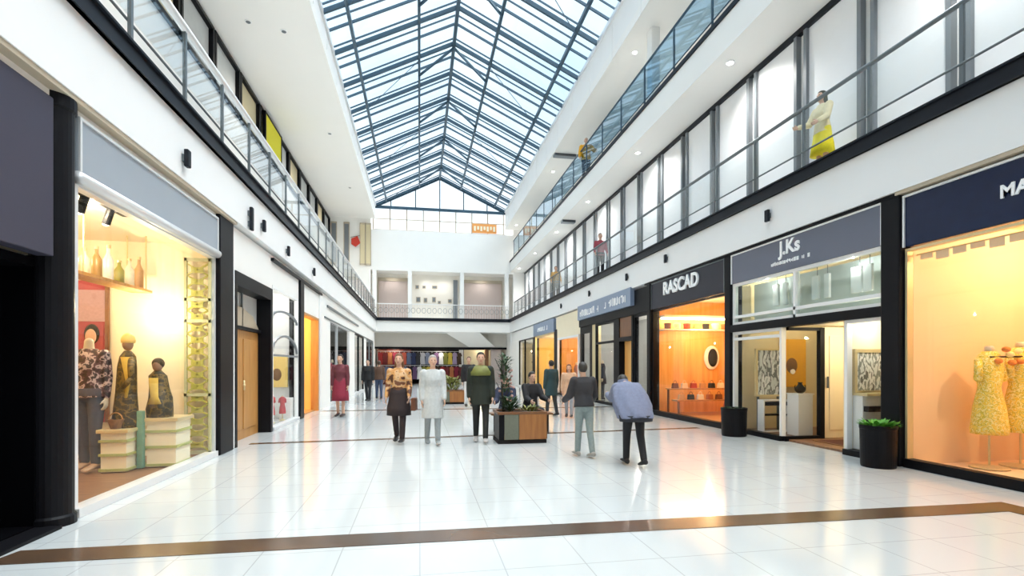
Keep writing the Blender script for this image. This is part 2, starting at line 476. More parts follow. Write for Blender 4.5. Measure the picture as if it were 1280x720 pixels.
# ---- the tall gallery at the left: back wall, roof ledge
struct('wall_left_gallery', MB().box(-6.9, -6.6, Y0, YB, GT-.06, 10.6).box(-6.9, -6.6, Y0, YB, 12.36, 12.5), M['white'])
struct('ceiling_ledge_left', MB().box(-7.4, -3.28, Y0, YB, 12.5, 12.8), M['soffit'])
q = MB().box(-3.4, -3.28, Y0, YB, 12.8, 13.55)
for i in range(18): q.box(-3.28, -3.265, -2+i*2.35, -1.97+i*2.35, 12.8, 13.5)
struct('wall_left_upstand', q, M['white'])
# clerestory windows high on that wall, dark frames
nwin = 1
for i in range(17):
    y = -1.2+i*2.4
    w = empty('window_%d' % nwin, (-6.6, y, 10.6), kind='structure'); nwin += 1
    q = MB()
    for a, b_ in ((y, y+.12), (y+2.2, y+2.32)): q.box(-6.72, -6.5, a, b_, 10.6, 12.36)
    q.box(-6.72, -6.5, y, y+2.32, 10.6, 10.72); q.box(-6.72, -6.5, y, y+2.32, 12.26, 12.36)
    q.build('frame', M['black'], w)
    MB().box(-6.68, -6.64, y+.12, y+2.2, 10.72, 12.26).build('pane', M['greyroom' if i % 3 else 'beige'], w)

# ---- right side: gallery, second-floor slab, roof ledge
q = MB().box(8.2, 8.5, Y0, YB, GT-.06, 8.8)
struct('wall_right_gallery', q, M['white'])
struct('ceiling_gallery_right', MB().box(SR, 8.6, Y0, YB, 8.8, 9.56), M['soffit'])
struct('floor_upper_right', MB().box(8.6, 10.4, Y0, YB, 9.2, 9.56), M['white'])
struct('trim_10', MB().box(SR-.04, SR+.25, Y0, YB, 9.56, 9.68), M['beam'])
struct('trim_11', MB().box(8.08, 8.2, Y0, YB, 8.68, 8.8), M['beam'])
struct('wall_right_upper', MB().box(9.8, 10.1, Y0, YB, 9.56, 12.1), M['white'])
struct('ceiling_ledge_right', MB().box(6.56, 10.4, Y0, YB, 12.1, 12.4), M['soffit'])
q = MB().box(6.56, 6.68, Y0, YB, 12.4, 13.55)
for i in range(18): q.box(6.54, 6.56, -2+i*2.35, -1.96+i*2.35, 12.1, 13.5)
struct('wall_right_upstand', q, M['white'])
struct('pillar', MB().box(7.12, 7.4, 14.95, 15.3, 9.57, 12.1), M['white'], .02)
# blinded window bays of the right gallery
for i in range(25):
    y = -1.66+i*1.65
    w = empty('window_%d' % nwin, (8.2, y, GT), kind='structure'); nwin += 1
    q = MB()
    q.box(8.08, 8.2, y, y+.085, GT-.06, 8.68); q.box(8.08, 8.2, y+1.36, y+1.445, GT-.06, 8.68); q.box(8.1, 8.2, y+.085, y+1.36, GT-.06, GT+.06)
    q.build('frame', M['greymull'], w)
    MB().box(8.15, 8.2, y+.085, y+1.36, GT+.06, 8.68).build('blind', M['blind'], w)

# ---- balustrades
def balustrade(x, z0, zr, ys, gm, label, low, pm, wide=.05):
    r = empty('balustrade', (x, ys[0], z0), label, 'balustrade')
    for a in ys:
        MB().box(x-.02, x+.02, a-.025, a+.025, z0, zr).build('post', pm, r)
    MB().tube((x, ys[0]-.1, zr), (x, ys[-1]+.1, zr), wide/2+.01).build('handrail', M['silver'] if wide > .06 else pm, r, smooth=True)
    MB().tube((x-.03, ys[0], z0+low), (x-.03, ys[-1], z0+low), .016).build('lower_rail', pm, r, smooth=True)
    for a, b_ in zip(ys, ys[1:]):
        MB().box(x-.008, x+.008, a+.03, b_-.03, z0+low+.03, zr-.05).build('glass_panel', gm, r)
    return r
balustrade(SR+.02, GT, 6.24, [-.06+1.4*i for i in range(28)], M['railglass'], 'glass balustrade with thin grey posts above the dark beam, below the white blinded windows', .31, M['rail'])
balustrade(SL-.02, GT, 6.22, [-.35+1.37*i for i in range(29)], M['railglass'], 'glass balustrade with pale handrail on the tall gallery opposite the blinded windows', .31, M['rail'], .09)
balustrade(SR+.02, 9.68, 10.92, [-.06+1.9*i for i in range(21)], M['skytintglass'], 'glass balustrade tinted with blue sky reflection on the uppermost gallery under the skylight', .12, M['steel'])

# ---- skylight
EL, ER, EZ, RX, RZ = -3.28, 6.56, 13.52, 1.5, 15.9
sky = empty('skylight', (RX, 18, EZ), 'pitched glass skylight on dark steel rafters spanning the whole atrium', 'skylight')
def slope(side, t, up=0):
    x = EL if side < 0 else ER
    return Vector((x+(RX-x)*t, 0, EZ+(RZ-EZ)*t+up))
def at(v, y): return Vector((v.x, y, v.z))
for sd in (-1, 1):
    a, b_ = slope(sd, 0, .16), slope(sd, 1, .16)
    MB().prism([at(a, Y0), at(b_, Y0), at(b_, YB), at(a, YB)], (0, 0, .03)).build('glass_sheet', M['roofglass'], sky)
    for t in (.17, .68):
        MB().bar(at(slope(sd, t, -.06), Y0), at(slope(sd, t, -.06), YB), .11, .16).build('purlin', M['steel'], sky)
    MB().bar(at(slope(sd, .0, -.02), Y0), at(slope(sd, .0, -.02), YB), .14, .16).build('eave_beam', M['silver'], sky)
MB().bar((RX, Y0, RZ-.05), (RX, YB, RZ-.05), .14, .22).build('ridge_beam', M['steel'], sky)
n = 0
y = YB-.1
while y > Y0+.3:
    for sd in (-1, 1):
        MB().bar(at(slope(sd, 0, -.02), y), at(slope(sd, 1, -.02), y), .09, .15).build('rafter', M['steel'], sky)
        if y > 8:
            MB().bar(at(slope(sd, 0, .08), y-.22), at(slope(sd, 1, .08), y-.22), .035, .06).build('glazing_bar', M['steel'], sky)
        MB().bar(at(slope(sd, 0, .08), y-1.2), at(slope(sd, 1, .08), y-1.2), .055, .09).build('glazing_bar', M['steel'], sky)
        if y > 14:
            MB().bar(at(slope(sd, 0, .08), y-1.75), at(slope(sd, 1, .08), y-1.75), .035, .06).build('glazing_bar', M['steel'], sky)
    if n % 2 == 1 and y > 12:
        for sd in (-1, 1):
            MB().bar((RX, y, RZ-.22), at(slope(sd, .68, -.15), y+1.25), .07, .09).build('brace', M['steel'], sky)
    if n % 3 == 0 and y > 12:
        for sd in (-1, 1):
            MB().tube(at(slope(sd, .17, -.18), y), at(slope(sd, .68, -.18), y-2.35), .014, seg=6).build('tie_rod', M['steel'], sky)
    n += 1; y -= 2.35
# gable at the far end
gb = empty('window_%d' % nwin, (RX, YB, EZ), kind='structure'); nwin += 1
q = MB().bar((EL, YB+.05, EZ-.12), (ER, YB+.05, EZ-.12), .14, .2)
for sd in (-1, 1): q.bar(at(slope(sd, 0, -.08), YB+.05), at(slope(sd, 1, -.08), YB+.05), .12, .2)
for t in (-.72, -.36, 0, .36, .72):
    x = RX+(ER-RX)*t
    q.box(x-.04, x+.04, YB, YB+.08, EZ-.1, EZ+(RZ-EZ)*(1-abs(t))-.1)
q.build('frame', M['steel'], gb)
MB().prism([(EL, YB+.1, EZ), (ER, YB+.1, EZ), (RX, YB+.1, RZ)], (0, .03, 0)).build('pane', M['roofglass'], gb)

# ---- far wall of the atrium
struct('wall_back_fascia', MB().box(-9, 12, YB, YB+2, 4.08, GB), M['white'])
struct('trim_12', MB().box(-3.5, 7.2, YB-.08, YB+.3, GB, GT), M['beam'])
struct('floor_gallery_back', MB().box(-3.6, 7.2, YB+.3, YB+4, GB, GT-.04), M['white'])
struct('wall_back_board', MB().box(-3.62, 7.2, YB, YB+.4, 8.66, 11.7), M['white'])
struct('ceiling_back', MB().box(-9, 12, YB+.4, YB+4, 8.66, 8.9), M['soffit'])
struct('wall_back_gallery', MB().box(-9, 12, YB+1.6, YB+1.9, GT-.04, 8.66), M['palecream'])
for x in (-3.5, -.9, 3.05, 6.55):
    struct('pillar', MB().box(x, x+.3, YB+.02, YB+.35, GT, 8.66), M['white'])
struct('wall_back_left', MB().box(-9, -3.62, YB, YB+.3, GT, 12.9), M['soffit'])
struct('wall_back_right', MB().box(7.2, 12, YB, YB+.3, GT, 12.9), M['white'])
for x0, x1 in ((-3.15, -.95), (3.45, 6.5)):
    w = empty('window_%d' % nwin, (x0, YB+1.5, GT), kind='structure'); nwin += 1
    MB().box(x0, x1, YB+1.5, YB+1.58, GT, 8.1).build('shutter', M['pinkbeige'], w)
    MB().box(x0, x1, YB+1.44, YB+1.58, 8.1, 8.35).box(x0-.06, x0, YB+1.44, YB+1.58, GT, 8.35).box(x1, x1+.06, YB+1.44, YB+1.58, GT, 8.35).build('frame', M['tan'], w)
struct('trim_13', MB().box(2.62, 2.95, YB+1.4, YB+1.59, GT, 8.3), M['greymull'])
# small framed prints on the cream wall of the far gallery
for j, (x, z, w_, h_) in enumerate(((-.35, 7.55, .28, .3), (.2, 7.6, .25, .22), (.95, 7.6, .4, .24), (-.3, 6.5, .35, .42), (.3, 6.5, .28, .36), (.95, 6.52, .3, .42), (1.4, 6.4, .24, .24), (2.2, 6.5, .3, .3))):
    nm = ['square', 'little', 'wide', 'tall', 'slim', 'broad', 'tiny', 'lone'][j]
    o = empty('framed_print', (x, YB+1.59, z), '%s dark framed print on the pale gallery wall, %s row, number %d along' % (nm, 'upper' if z > 7 else 'lower', (j if z > 7 else j-3)+1), 'print', 'framed prints on the far gallery wall')
    MB().box(x, x+w_, YB+1.56, YB+1.6, z, z+h_).build('frame', M['tan'], o)
    MB().box(x+.05, x+w_-.05, YB+1.545, YB+1.562, z+.05, z+h_-.05).build('picture', M['greymull'], o)
# iron-work balustrade of the far gallery
r = empty('balustrade', (RX, YB-.02, GT), 'white scrollwork balustrade across the far gallery', 'balustrade')
MB().box(-3.5, 7, YB-.04, YB, GT+1.0, GT+1.06).build('handrail', M['whiteframe'], r)
q = MB()
for i in range(52):
    x = -3.4+i*.2
    q.tube((x, YB-.02, GT), (x, YB-.02, GT+1), .012, seg=6)
q.build('bars', M['silver'], r)['kind'] = 'stuff'
q = MB()
for i in range(26):
    x = -3.3+i*.4
    for k in range(10):
        a, b_ = k*math.pi/5, (k+1)*math.pi/5
        q.bar((x+.15*math.cos(a), YB-.02, GT+.55+.2*math.sin(a)), (x+.15*math.cos(b_), YB-.02, GT+.55+.2*math.sin(b_)), .02, .02)
q.build('scrollwork', M['rail'], r)['kind'] = 'stuff'
# top rail strip under the gable: glazing with uprights
w = empty('window_%d' % nwin, (RX, YB+.2, 11.7), kind='structure'); nwin += 1
q = MB()
for i in range(9): q.box(-3.5+i*1.24, -3.42+i*1.24, YB+.2, YB+.28, 11.7, 13.36)
q.box(-3.5, 6.6, YB+.2, YB+.26, 12.55, 12.6); q.box(-3.5, 6.6, YB+.18, YB+.3, 11.7, 11.78)
q.build('frame', M['tan'], w)
MB().box(-3.5, 6.6, YB+.3, YB+.33, 11.7, 13.36).build('pane', M['roofglass'], w)
o = empty('sign_panel', (5, YB+.1, 12), 'orange lettered panel low in the glazing under the gable', 'sign')
MB().box(4.0, 5.9, YB+.08, YB+.16, 11.8, 12.5).build('panel', cloth((.85, .36, .10)), o)
q = MB()
for j in range(7): q.box(4.12+j*.25, 4.28+j*.25, YB+.05, YB+.08, 11.95+.1*(j % 2), 12.32)
q.build('lettering', cloth((.95, .8, .6)), o)

# ---- under the far bridge: recessed dark shop
struct('ceiling_under_bridge', MB().box(-9, 12, YB+2, 47, 4.08, 4.3), M['soffit'])
struct('wall_bulkhead', MB().box(-9, 12, YB+1.9, YB+2.1, 2.98, 4.08), M['greige'])
struct('trim_14', MB().box(-9, 12, YB+1.86, YB+2.0, 2.82, 2.98), M['black'])
struct('wall_back_shop', MB().box(-9, 12, 45, 45.3, 0, 4.3), M['darkroom'])
struct('wall_back_shop_side', MB().box(-4.2, -3.5, YB, 45, 0, 4.08).box(7.0, 7.4, YB, 45, 0, 4.08), M['white'])
o = MB().prism([(1.86, YB+.2, 4.07), (4.55, YB+.2, 4.07), (6.0, YB+1.84, 3.0), (3.9, YB+1.84, 3.0)], (0, 0, .05)).build('canopy', M['white'])
tag(o, 'white sloping canopy hanging under the far bridge', 'canopy')
for x0, x1, m_, z1 in ((-3.4, -.7, 'redwall', 2.8), (3.2, 3.55, 'whiteframe', 2.8), (3.6, 6.2, 'beige', 2.8)):
    struct('wall_back_display', MB().box(x0, x1, YB+3, YB+3.2, 0, z1), M[m_])
struct('pillar', MB().box(5.25, 5.55, YB+2.2, YB+2.5, 0, 2.82), M['woodbrown'])
struct('pillar', MB().box(5.75, 6.6, YB+2.2, YB+2.6, 0, 2.9), M['pinkbeige'])

def garment(x, y, z, rgb, label, long=1., group='garments on rails in the far shop'):
    o = empty('garment', (x, y, z), label, 'garment', group)
    q = MB(); a = .14
    q.prism([(x-a, y, z), (x+a, y, z), (x+.24, y, z-.25), (x+.17, y, z-.32), (x+a, y, z-.2), (x+a+.05, y, z-long), (x-a-.05, y, z-long), (x-a, y, z-.2), (x-.17, y, z-.32), (x-.24, y, z-.25)], (0, .07, 0))
    q.build('body', cloth(rgb), o)
    MB().tube((x, y+.03, z), (x, y+.03, z+.09), .012, seg=6).build('hanger', M['silver'], o)
gcols = [('crimson', (.30, .02, .02)), ('maroon', (.14, .015, .015)), ('rust', (.38, .12, .04)), ('wine', (.2, .01, .03)), ('burgundy', (.09, .01, .015)), ('brick red', (.42, .08, .05)),
         ('slate blue', (.10, .13, .22)), ('navy', (.02, .03, .09)), ('charcoal', (.03, .03, .035)), ('pale grey', (.45, .45, .5)), ('steel blue', (.16, .2, .3)), ('black', (.008, .008, .01)), ('plum', (.12, .06, .14)), ('white', (.7, .7, .7)), ('olive', (.18, .18, .03)), ('mustard', (.5, .38, .05)), ('lilac', (.33, .27, .42)), ('dark brown', (.05, .025, .01))]
for i, (cn, rgb) in enumerate(gcols):
    x = -3.1+i*.37
    garment(x, YB+2.77, 2.55, rgb, '%s garment on the upper rail of the far shop' % cn, .95)
    if True:
        garment(x+.1, YB+2.47, 1.4, gcols[(i+5) % 18][1], '%s garment on the lower rail of the far shop' % gcols[(i+5) % 18][0], 1.0)
for z, nm, yr in ((2.66, 'upper', YB+2.8), (1.51, 'lower', YB+2.5)):
    o = empty('clothes_rail', (0, yr, z), '%s silver clothes rail of the far shop' % nm, 'rail')
    MB().tube((-3.35, yr, z), (3.5, yr, z), .015).build('bar', M['silver'], o)
    q = MB()
    for x in (-3.35, 0.05, 3.5): q.tube((x, yr, 0), (x, yr, z), .015, seg=8)
    q.build('upright', M['silver'], o)

# ================================================================== shops
def room(side, y0, y1, depth, wm, fm, cm='white', z1=3.95, zf=.04, x_in=None):
    sg = -1 if side == 'left' else 1
    xf = (L if sg < 0 else RT)+sg*.12
    xb = xf+sg*depth
    lo, hi = min(xf, xb), max(xf, xb)
    struct('wall_%s_shop' % side, MB().box(xb, xb+sg*.12, y0, y1, 0, z1).box(lo, hi, y1-.1, y1, 0, z1).box(lo, hi, y0, y0+.1, 0, z1), M[wm])
    struct('floor_%s_shop' % side, MB().box(lo, hi, y0+.1, y1-.1, .001, zf), M[fm])
    struct('ceiling_%s_shop' % side, MB().box(lo, hi, y0+.1, y1-.1, z1-.1, z1-.02), M[cm])

def window(side, y0, y1, z0, z1, fm, gm='glass', fw=.06, sill=None, mull=(), bars=(), xoff=0):
    global nwin
    sg = -1 if side == 'left' else 1
    x = (L if sg < 0 else RT)+sg*xoff
    w = empty('window_%d' % nwin, (x, y0, z0), kind='structure'); nwin += 1
    a, b_ = sorted((x, x+sg*.10))
    q = MB().box(a, b_, y0, y0+fw, z0, z1).box(a, b_, y1-fw, y1, z0, z1).box(a, b_, y0+fw, y1-fw, z1-fw, z1)
    if z0 > 1: q.box(a, b_, y0+fw, y1-fw, z0, z0+fw)
    for m_ in mull: q.box(a, b_, m_-fw/2, m_+fw/2, z0, z1-fw)
    for z in bars: q.box(a, b_, y0+fw, y1-fw, z-fw/2, z+fw/2)
    q.build('frame', M[fm], w)
    if z0 <= 1:
        c, d = sorted((x-sg*.04, x+sg*.12))
        MB().box(c, d, y0, y1, .002, z0).build('sill', M[sill or fm], w)
    xm = x+sg*.05
    MB().box(xm-.006, xm+.006, y0+fw, y1-fw, z0, z1-fw).build('pane', M[gm], w)
    return w

def pier(side, y0, y1, m, z1=4.03, out=.06, z0=0, depth=.25, bev=.02):
    sg = -1 if side == 'left' else 1
    x = L if sg < 0 else RT
    a, b_ = sorted((x-sg*out, x+sg*depth))
    return struct('pillar', MB().box(a, b_, y0, y1, z0, z1), M[m], bev)

def wall_piece(side, y0, y1, z0, z1, m='white', out=.0, depth=.12):
    sg = -1 if side == 'left' else 1
    x = L if sg < 0 else RT
    a, b_ = sorted((x-sg*out, x+sg*depth))
    return struct('wall_%s' % side, MB().box(a, b_, y0, y1, z0, z1), M[m])

def sign(side, y0, y1, z0, z1, m, label, trim=None, out=.03):
    sg = -1 if side == 'left' else 1
    x = L if sg < 0 else RT
    s = empty('shop_sign', (x-sg*out, (y0+y1)/2, z0), label, 'sign')
    a, b_ = sorted((x-sg*out, x+sg*.11))
    MB().box(a, b_, y0, y1, z0, z1).build('panel', M[m], s, .01)
    if trim:
        a, b_ = sorted((x-sg*(out+.02), x-sg*out))
        MB().box(a, b_, y0, y1, z1-.03, z1).box(a, b_, y0, y0+.03, z0, z1-.03).box(a, b_, y1-.03, y1, z0, z1-.03).build('edge_trim', M[trim], s)
    return s

def glyphs(s, side, y0, y1, z, h, n, m='letter', out=.03):
    """a line of small illegible raised strokes"""
    sg = -1 if side == 'left' else 1
    x = (L if sg < 0 else RT)-sg*out
    a, b_ = sorted((x, x-sg*.012))
    q = MB(); st = (y1-y0)/n
    for i in range(n):
        if random.random() < .12: continue
        y = y0+i*st
        k = random.random()
        hh = h*(.75+.25*random.random())
        q.box(a, b_, y, y+st*.22, z, z+hh)
        if k < .6: q.box(a, b_, y+st*.22, y+st*.7, z+hh*random.choice((0, .4, .78)), z+hh*random.choice((.2, .55, 1)))
        if k > .3: q.box(a, b_, y+st*.55, y+st*.75, z+hh*.1, z+hh*.9)
    q.build('small_lettering', M[m], s)

# ---------------------------------------------------------------- left row
# black doorway nearest the camera
sign('left', Y0, 5.36, 2.5, 3.95, 'signA', 'large blank purple-grey panel above the black doorway', None)
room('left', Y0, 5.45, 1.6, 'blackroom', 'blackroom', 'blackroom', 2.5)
d = empty('door_1', (-4.2, 3.2, 0), kind='structure')
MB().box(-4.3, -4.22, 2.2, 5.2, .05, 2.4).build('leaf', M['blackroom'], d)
MB().tube((-4.17, 4.9, .9), (-4.17, 4.9, 1.4), .015).build('handle', M['black'], d)
struct('trim_15', MB().box(-3.45, -3.24, Y0, 5.37, .001, .03), M['black'])
p = MB().lathe((-3.42, 5.53, 0), [(.185, 0), (.185, .08), (.165, .1), (.165, 3.9), (.185, 3.92), (.185, 4.03)], 24)
o = struct('pillar', p, M['black'])
# lit window with cream display
room('left', 5.45, 9.32, 2.7, 'cream', 'brownfloor', 'cream', 3.6)
w = window('left', 5.7, 9.22, .09, 3.32, 'silver', sill='silver', fw=.05)
MB().tube((-3.31, 5.7, 3.35), (-3.31, 9.24, 3.35), .065, seg=16).build('top_rail', M['silver'], w, smooth=True)
sign('left', 5.7, 9.22, 3.41, 3.95, 'signB', 'blank blue-grey panel above the lit cream window', 'silver')
pier('left', 9.25, 9.88, 'black')
pier('left', 9.9, 10.06, 'white', 3.95, .02)
# amber wooden door in a black portal
wall_piece('left', 10.06, 12.5, 3.24, 3.95)
q = MB().box(-3.75, -3.3, 10.06, 12.45, 2.98, 3.24).box(-3.75, -3.3, 12.30, 12.45, 0, 2.98).box(-3.75, -3.3, 10.06, 10.16, 0, 2.98)
struct('trim_16', q, M['black'])
d = empty('door_2', (-3.6, 11.2, 0), kind='structure')
MB().box(-3.64, -3.57, 10.16, 12.3, 0, 2.22).build('leaf', M['woodorange'], d, .005)
MB().box(-3.57, -3.55, 10.3, 11.15, .2, 2.05).box(-3.57, -3.55, 11.3, 12.15, .2, 2.05).build('raised_panel', M['woodorange'], d, .008)
MB().box(-3.6, -3.5, 10.16, 12.3, 2.22, 2.29).build('lintel', M['black'], d)
MB().prism([(-3.6, 10.16, 2.29), (-3.6, 12.3, 2.29), (-3.6, 11.9, 2.55), (-3.6, 11.2, 2.68), (-3.6, 10.16, 2.7)], (.05, 0, 0)).build('pediment', M['tan'], d)
MB().box(-3.62, -3.6, 10.16, 12.3, 2.29, 2.98).build('pane', M['greyroom'], d)
MB().box(-3.58, -3.55, 11.2, 11.25, 2.29, 2.98).build('glazing_bar', M['rail'], d)
q = MB().tube((-3.52, 11.22, 1.0), (-3.52, 11.22, 1.2), .018).ell((-3.52, 11.22, 1.1), .03, .03, .03)
q.build('handle', M['gold'], d, smooth=True)
# arched window
room('left', 12.5, 15.3, 2.2, 'whiteframe', 'floor', 'white', 3.6)
w = window('left', 12.55, 15.1, .08, 3.35, 'whiteframe', sill='silver')
q = MB()
for R_, zc, rise in ((1.2, 2.62, .22), (1.2, 1.82, .42)):
    pr = None
    for k in range(13):
        a = math.pi*k/12
        pt = (-3.36, 13.82+R_*math.cos(a), zc+rise*math.sin(a))
        if pr: q.bar(pr, pt, .05, .05)
        pr = pt
q.box(-3.39, -3.33, 12.6, 15.05, 1.72, 1.77)
q.build('arch_bar', M['greymull'], w)
wall_piece('left', 12.5, 15.1, 3.35, 3.9)
pier('left', 15.1, 15.56, 'black', 3.93)
struct('trim_17', MB().box(-3.42, -3.26, 12.4, 18.3, 3.88, 3.95), M['black'])
# glowing amber doorway
room('left', 15.56, 18.0, 1.6, 'yellow', 'woodorange', 'cream', 3.4)
wall_piece('left', 15.56, 18.0, 3.07, 3.88)
d = empty('door_3', (-3.5, 17, 0), kind='structure')
MB().box(-3.55, -3.5, 15.6, 16.6, .05, 3.0).build('leaf', M['yellow'], d)
MB().box(-3.55, -3.32, 17.86, 17.98, 0, 3.07).box(-3.55, -3.32, 15.58, 17.86, 3.0, 3.07).build('frame', M['woodorange'], d)
MB().tube((-3.47, 16.45, .95), (-3.47, 16.45, 1.3), .02).build('handle', M['gold'], d)
pier('left', 18.0, 18.3, 'whiteframe', 3.88, .05)
wall_piece('left', 18.3, 20.2, 0, 3.95)
struct('trim_18', MB().box(-3.4, -3.28, 19.5, 29, 3.62, 3.7).box(-3.4, -3.3, 19, 38, 3.2, 3.25), M['rail'])
# dark shop with dressed mannequins, then two more
room('left', 20.2, 26.2, 2.2, 'darkroom', 'floor', 'darkroom', 3.3)
window('left', 20.2, 25.6, .08, 3.2, 'silver', mull=(22.0,), sill='silver')
wall_piece('left', 20.2, 39.5, 3.25, 3.95)
wall_piece('left', 25.6, 27.6, 0, 3.25)
room('left', 27.6, 32.3, 2.2, 'greyroom', 'floor', 'white', 3.3)
window('left', 27.6, 32.0, .08, 3.2, 'black', mull=(29.5,), sill='silver')
wall_piece('left', 32.0, 33.4, 0, 3.25)
room('left', 33.4, 38.7, 2.2, 'darkroom', 'floor', 'white', 3.3)
window('left', 33.4, 38.4, .08, 3.2, 'greymull', mull=(35.8,), sill='silver')
wall_piece('left', 38.4, 39.5, 0, 3.25)
struct('wall_left_outer', MB().box(-9, -8.8, Y0, 47, -.2, 13), M['white'])

# ---------------------------------------------------------------- right row
# peach window under the navy sign
room('right', Y0, 6.5, 2.9, 'peach', 'peach', 'peach', 3.7)
w = window('right', 1.0, 6.42, .13, 3.22, 'gold', sill='black', fw=.035)
s = sign('right', 1.0, 6.42, 3.24, 4.0, 'signN', 'glossy navy sign lettered MA T above the peach window', 'silver')
text('MA T', .22, (RT-.035, 4.88, 3.62), M['letter'], s, 'R')
pier('right', 6.44, 6.76, 'black', 4.03, .08)
# J.Ks
JY0, JY1 = 6.76, 10.66
room('right', 6.6, 10.85, 3.4, 'beige', 'brownfloor', 'cream', 3.9)
s = sign('right', JY0, JY1, 3.36, 4.02, 'signJ', 'slate-grey sign lettered J.Ks above the clerestory glass', 'whiteframe')
text('J.Ks', .37, (RT-.035, 8.78, 3.80), M['letter'], s, 'R')
glyphs(s, 'right', 8.26, 9.32, 3.5, .08, 15)
w = window('right', JY0, JY1, 2.42, 3.36, 'whiteframe', 'greenglass', .06, mull=(8.7,), bars=(2.60,))
for j, y in enumerate((6.95, 7.3, 7.5, 8.2, 8.45, 8.95, 9.3, 9.55)):
    o = empty('hanging_ornament', (7.4, y, 3.1), 'white hanging ornament behind the clerestory glass of the grey shop', 'ornament', 'ornaments behind the clerestory glass')
    MB().box(7.37, 7.42, y, y+.12+.05*(j % 3), 2.75, 3.2).build('plaque', M['whiteframe'], o, .01)
    MB().tube((7.4, y+.06, 3.2), (7.4, y+.06, 3.78), .006, seg=6).build('cord', M['rail'], o)
struct('trim_19', MB().box(7.0, 7.2, JY0, JY1, 2.26, 2.42), M['black'])
wall_piece('right', JY0, JY1, 2.42, 3.36, 'mint', -.55, .6)
# right-hand display window
w = window('right', JY0, 7.52, .1, 2.26, 'whiteframe', sill='black', fw=.055)
# far display window with glass return
w = window('right', 9.05, JY1, .1, 2.26, 'whiteframe', sill='black', fw=.06, bars=(2.1,))
w = empty('window_%d' % nwin, (7.2, 9.0, 0), kind='structure'); nwin += 1
MB().box(7.18, 7.88, 9.02, 9.04, .1, 2.2).build('pane', M['glass'], w)
MB().box(7.88, 7.98, 8.98, 9.08, 0, 2.26).box(7.18, 7.88, 8.99, 9.07, 2.2, 2.26).build('frame', M['black'], w)
MB().box(7.1, 7.88, 8.99, 9.07, .002, .1).build('sill', M['black'], w)
struct('wall_right_lobby', MB().box(7.12, 9.6, 7.5, 7.6, .04, 2.3), M['cream'])
struct('wall_right_soffit', MB().box(7.2, 9.6, 7.6, 9.0, 2.3, 2.38), M['cream'])
struct('wall_right_lobby.001', MB().box(9.6, 9.7, 7.5, 9.6, .04, 2.4), M['beige'])
d = empty('door_4', (8.7, 9.05, 0), kind='structure')
MB().box(8.0, 9.55, 9.03, 9.09, .04, 2.28).build('leaf', M['cream'], d, .01)
MB().box(8.12, 8.9, 9.01, 9.035, .2, 2.1).build('raised_panel', M['cream'], d, .006)
MB().tube((8.06, 8.99, 1.05), (8.06, 8.99, 1.28), .018).build('handle', M['rail'], d)
pier('right', 10.66, 10.9, 'black', 4.03, .06)
# amber shop
room('right', 10.9, 14.98, 2.8, 'orange', 'woodorange', 'cream', 3.6)
window('right', 10.92, 14.78, .14, 3.2, 'black', sill='black', fw=.05)
s = sign('right', 10.92, 14.78, 3.22, 4.02, 'signO', 'charcoal sign lettered RASCAD above the amber window', 'rail')
text('RASCAD', .5, (RT-.04, 13.0, 3.72), M['letter'], s, 'R', ext=.03)
pier('right', 14.8, 15.02, 'black', 4.03, .08)
# dark-framed shop with the wide blue-grey sign
room('right', 15.0, 22.1, 2.4, 'greyroom', 'floor', 'white', 3.6)
pier('right', 15.02, 16.1, 'black', 4.02, .02, 3.3)
s = sign('right', 16.1, 21.9, 3.5, 4.12, 'signT', 'wide blue-grey sign with two blurred lines on the black-framed shop', None, .16)
glyphs(s, 'right', 16.5, 18.6, 3.66, .3, 9, out=.16); glyphs(s, 'right', 19.2, 21.6, 3.62, .3, 10, out=.16)
struct('trim_20', MB().box(7.0, 7.2, 15.02, 22.0, 3.2, 3.5), M['black'])
window('right', 15.06, 16.2, .1, 3.2, 'black', fw=.09, sill='black')
pier('right', 16.3, 17.4, 'woodbrown', 3.2, 0, 2.5)
d = empty('door_5', (7.1, 17, 0), kind='structure')
q = MB().box(7.03, 7.25, 16.2, 16.32, 0, 3.2).box(7.03, 7.25, 17.4, 17.9, 0, 3.2).box(7.03, 7.25, 16.32, 17.4, 2.36, 2.5)
q.build('frame', M['black'], d)
MB().box(7.25, 7.3, 16.32, 17.4, .04, 2.36).build('leaf', M['orange'], d)
MB().tube((7.22, 16.42, .95), (7.22, 16.42, 1.25), .018).build('handle', M['gold'], d)
window('right', 17.9, 20.0, .1, 3.2, 'black', fw=.09, sill='black', bars=(2.4,))
pier('right', 20.0, 20.4, 'gold', 3.2, 0)
window('right', 20.4, 22.0, .1, 3.2, 'black', fw=.3, sill='black')
# cream-topped shop, blue-signed yellow shop, last dark shop
room('right', 22.2, 26.0, 2.2, 'orange', 'woodorange', 'cream', 3.0)
wall_piece('right', 22.0, 26.1, 2.92, 4.03, 'cream')
window('right', 22.3, 25.9, .1, 2.92, 'whiteframe', sill='black', fw=.1)
pier('right', 25.9, 26.5, 'black', 3.4, .02)
room('right', 26.3, 31.5, 2.0, 'yellow', 'cream', 'cream', 3.3)
window('right', 26.5, 31.1, .1, 3.3, 'gold', sill='whiteframe', fw=.07)
s = sign('right', 26.3, 31.2, 3.3, 4.02, 'signT', 'small blue-grey sign above the bright yellow window', None, .1)
glyphs(s, 'right', 27, 30.4, 3.5, .3, 11, out=.1)
pier('right', 31.1, 31.7, 'black', 3.3, .02)
room('right', 31.7, 38.9, 2.0, 'cream', 'floor', 'white', 3.3)
wall_piece('right', 31.2, 39.5, 3.3, 4.03, 'white')
window('right', 31.7, 36.4, .1, 3.3, 'black', sill='whiteframe', fw=.06, mull=(34.4,))
pier('right', 36.4, 39.45, 'white', 3.3, .02)
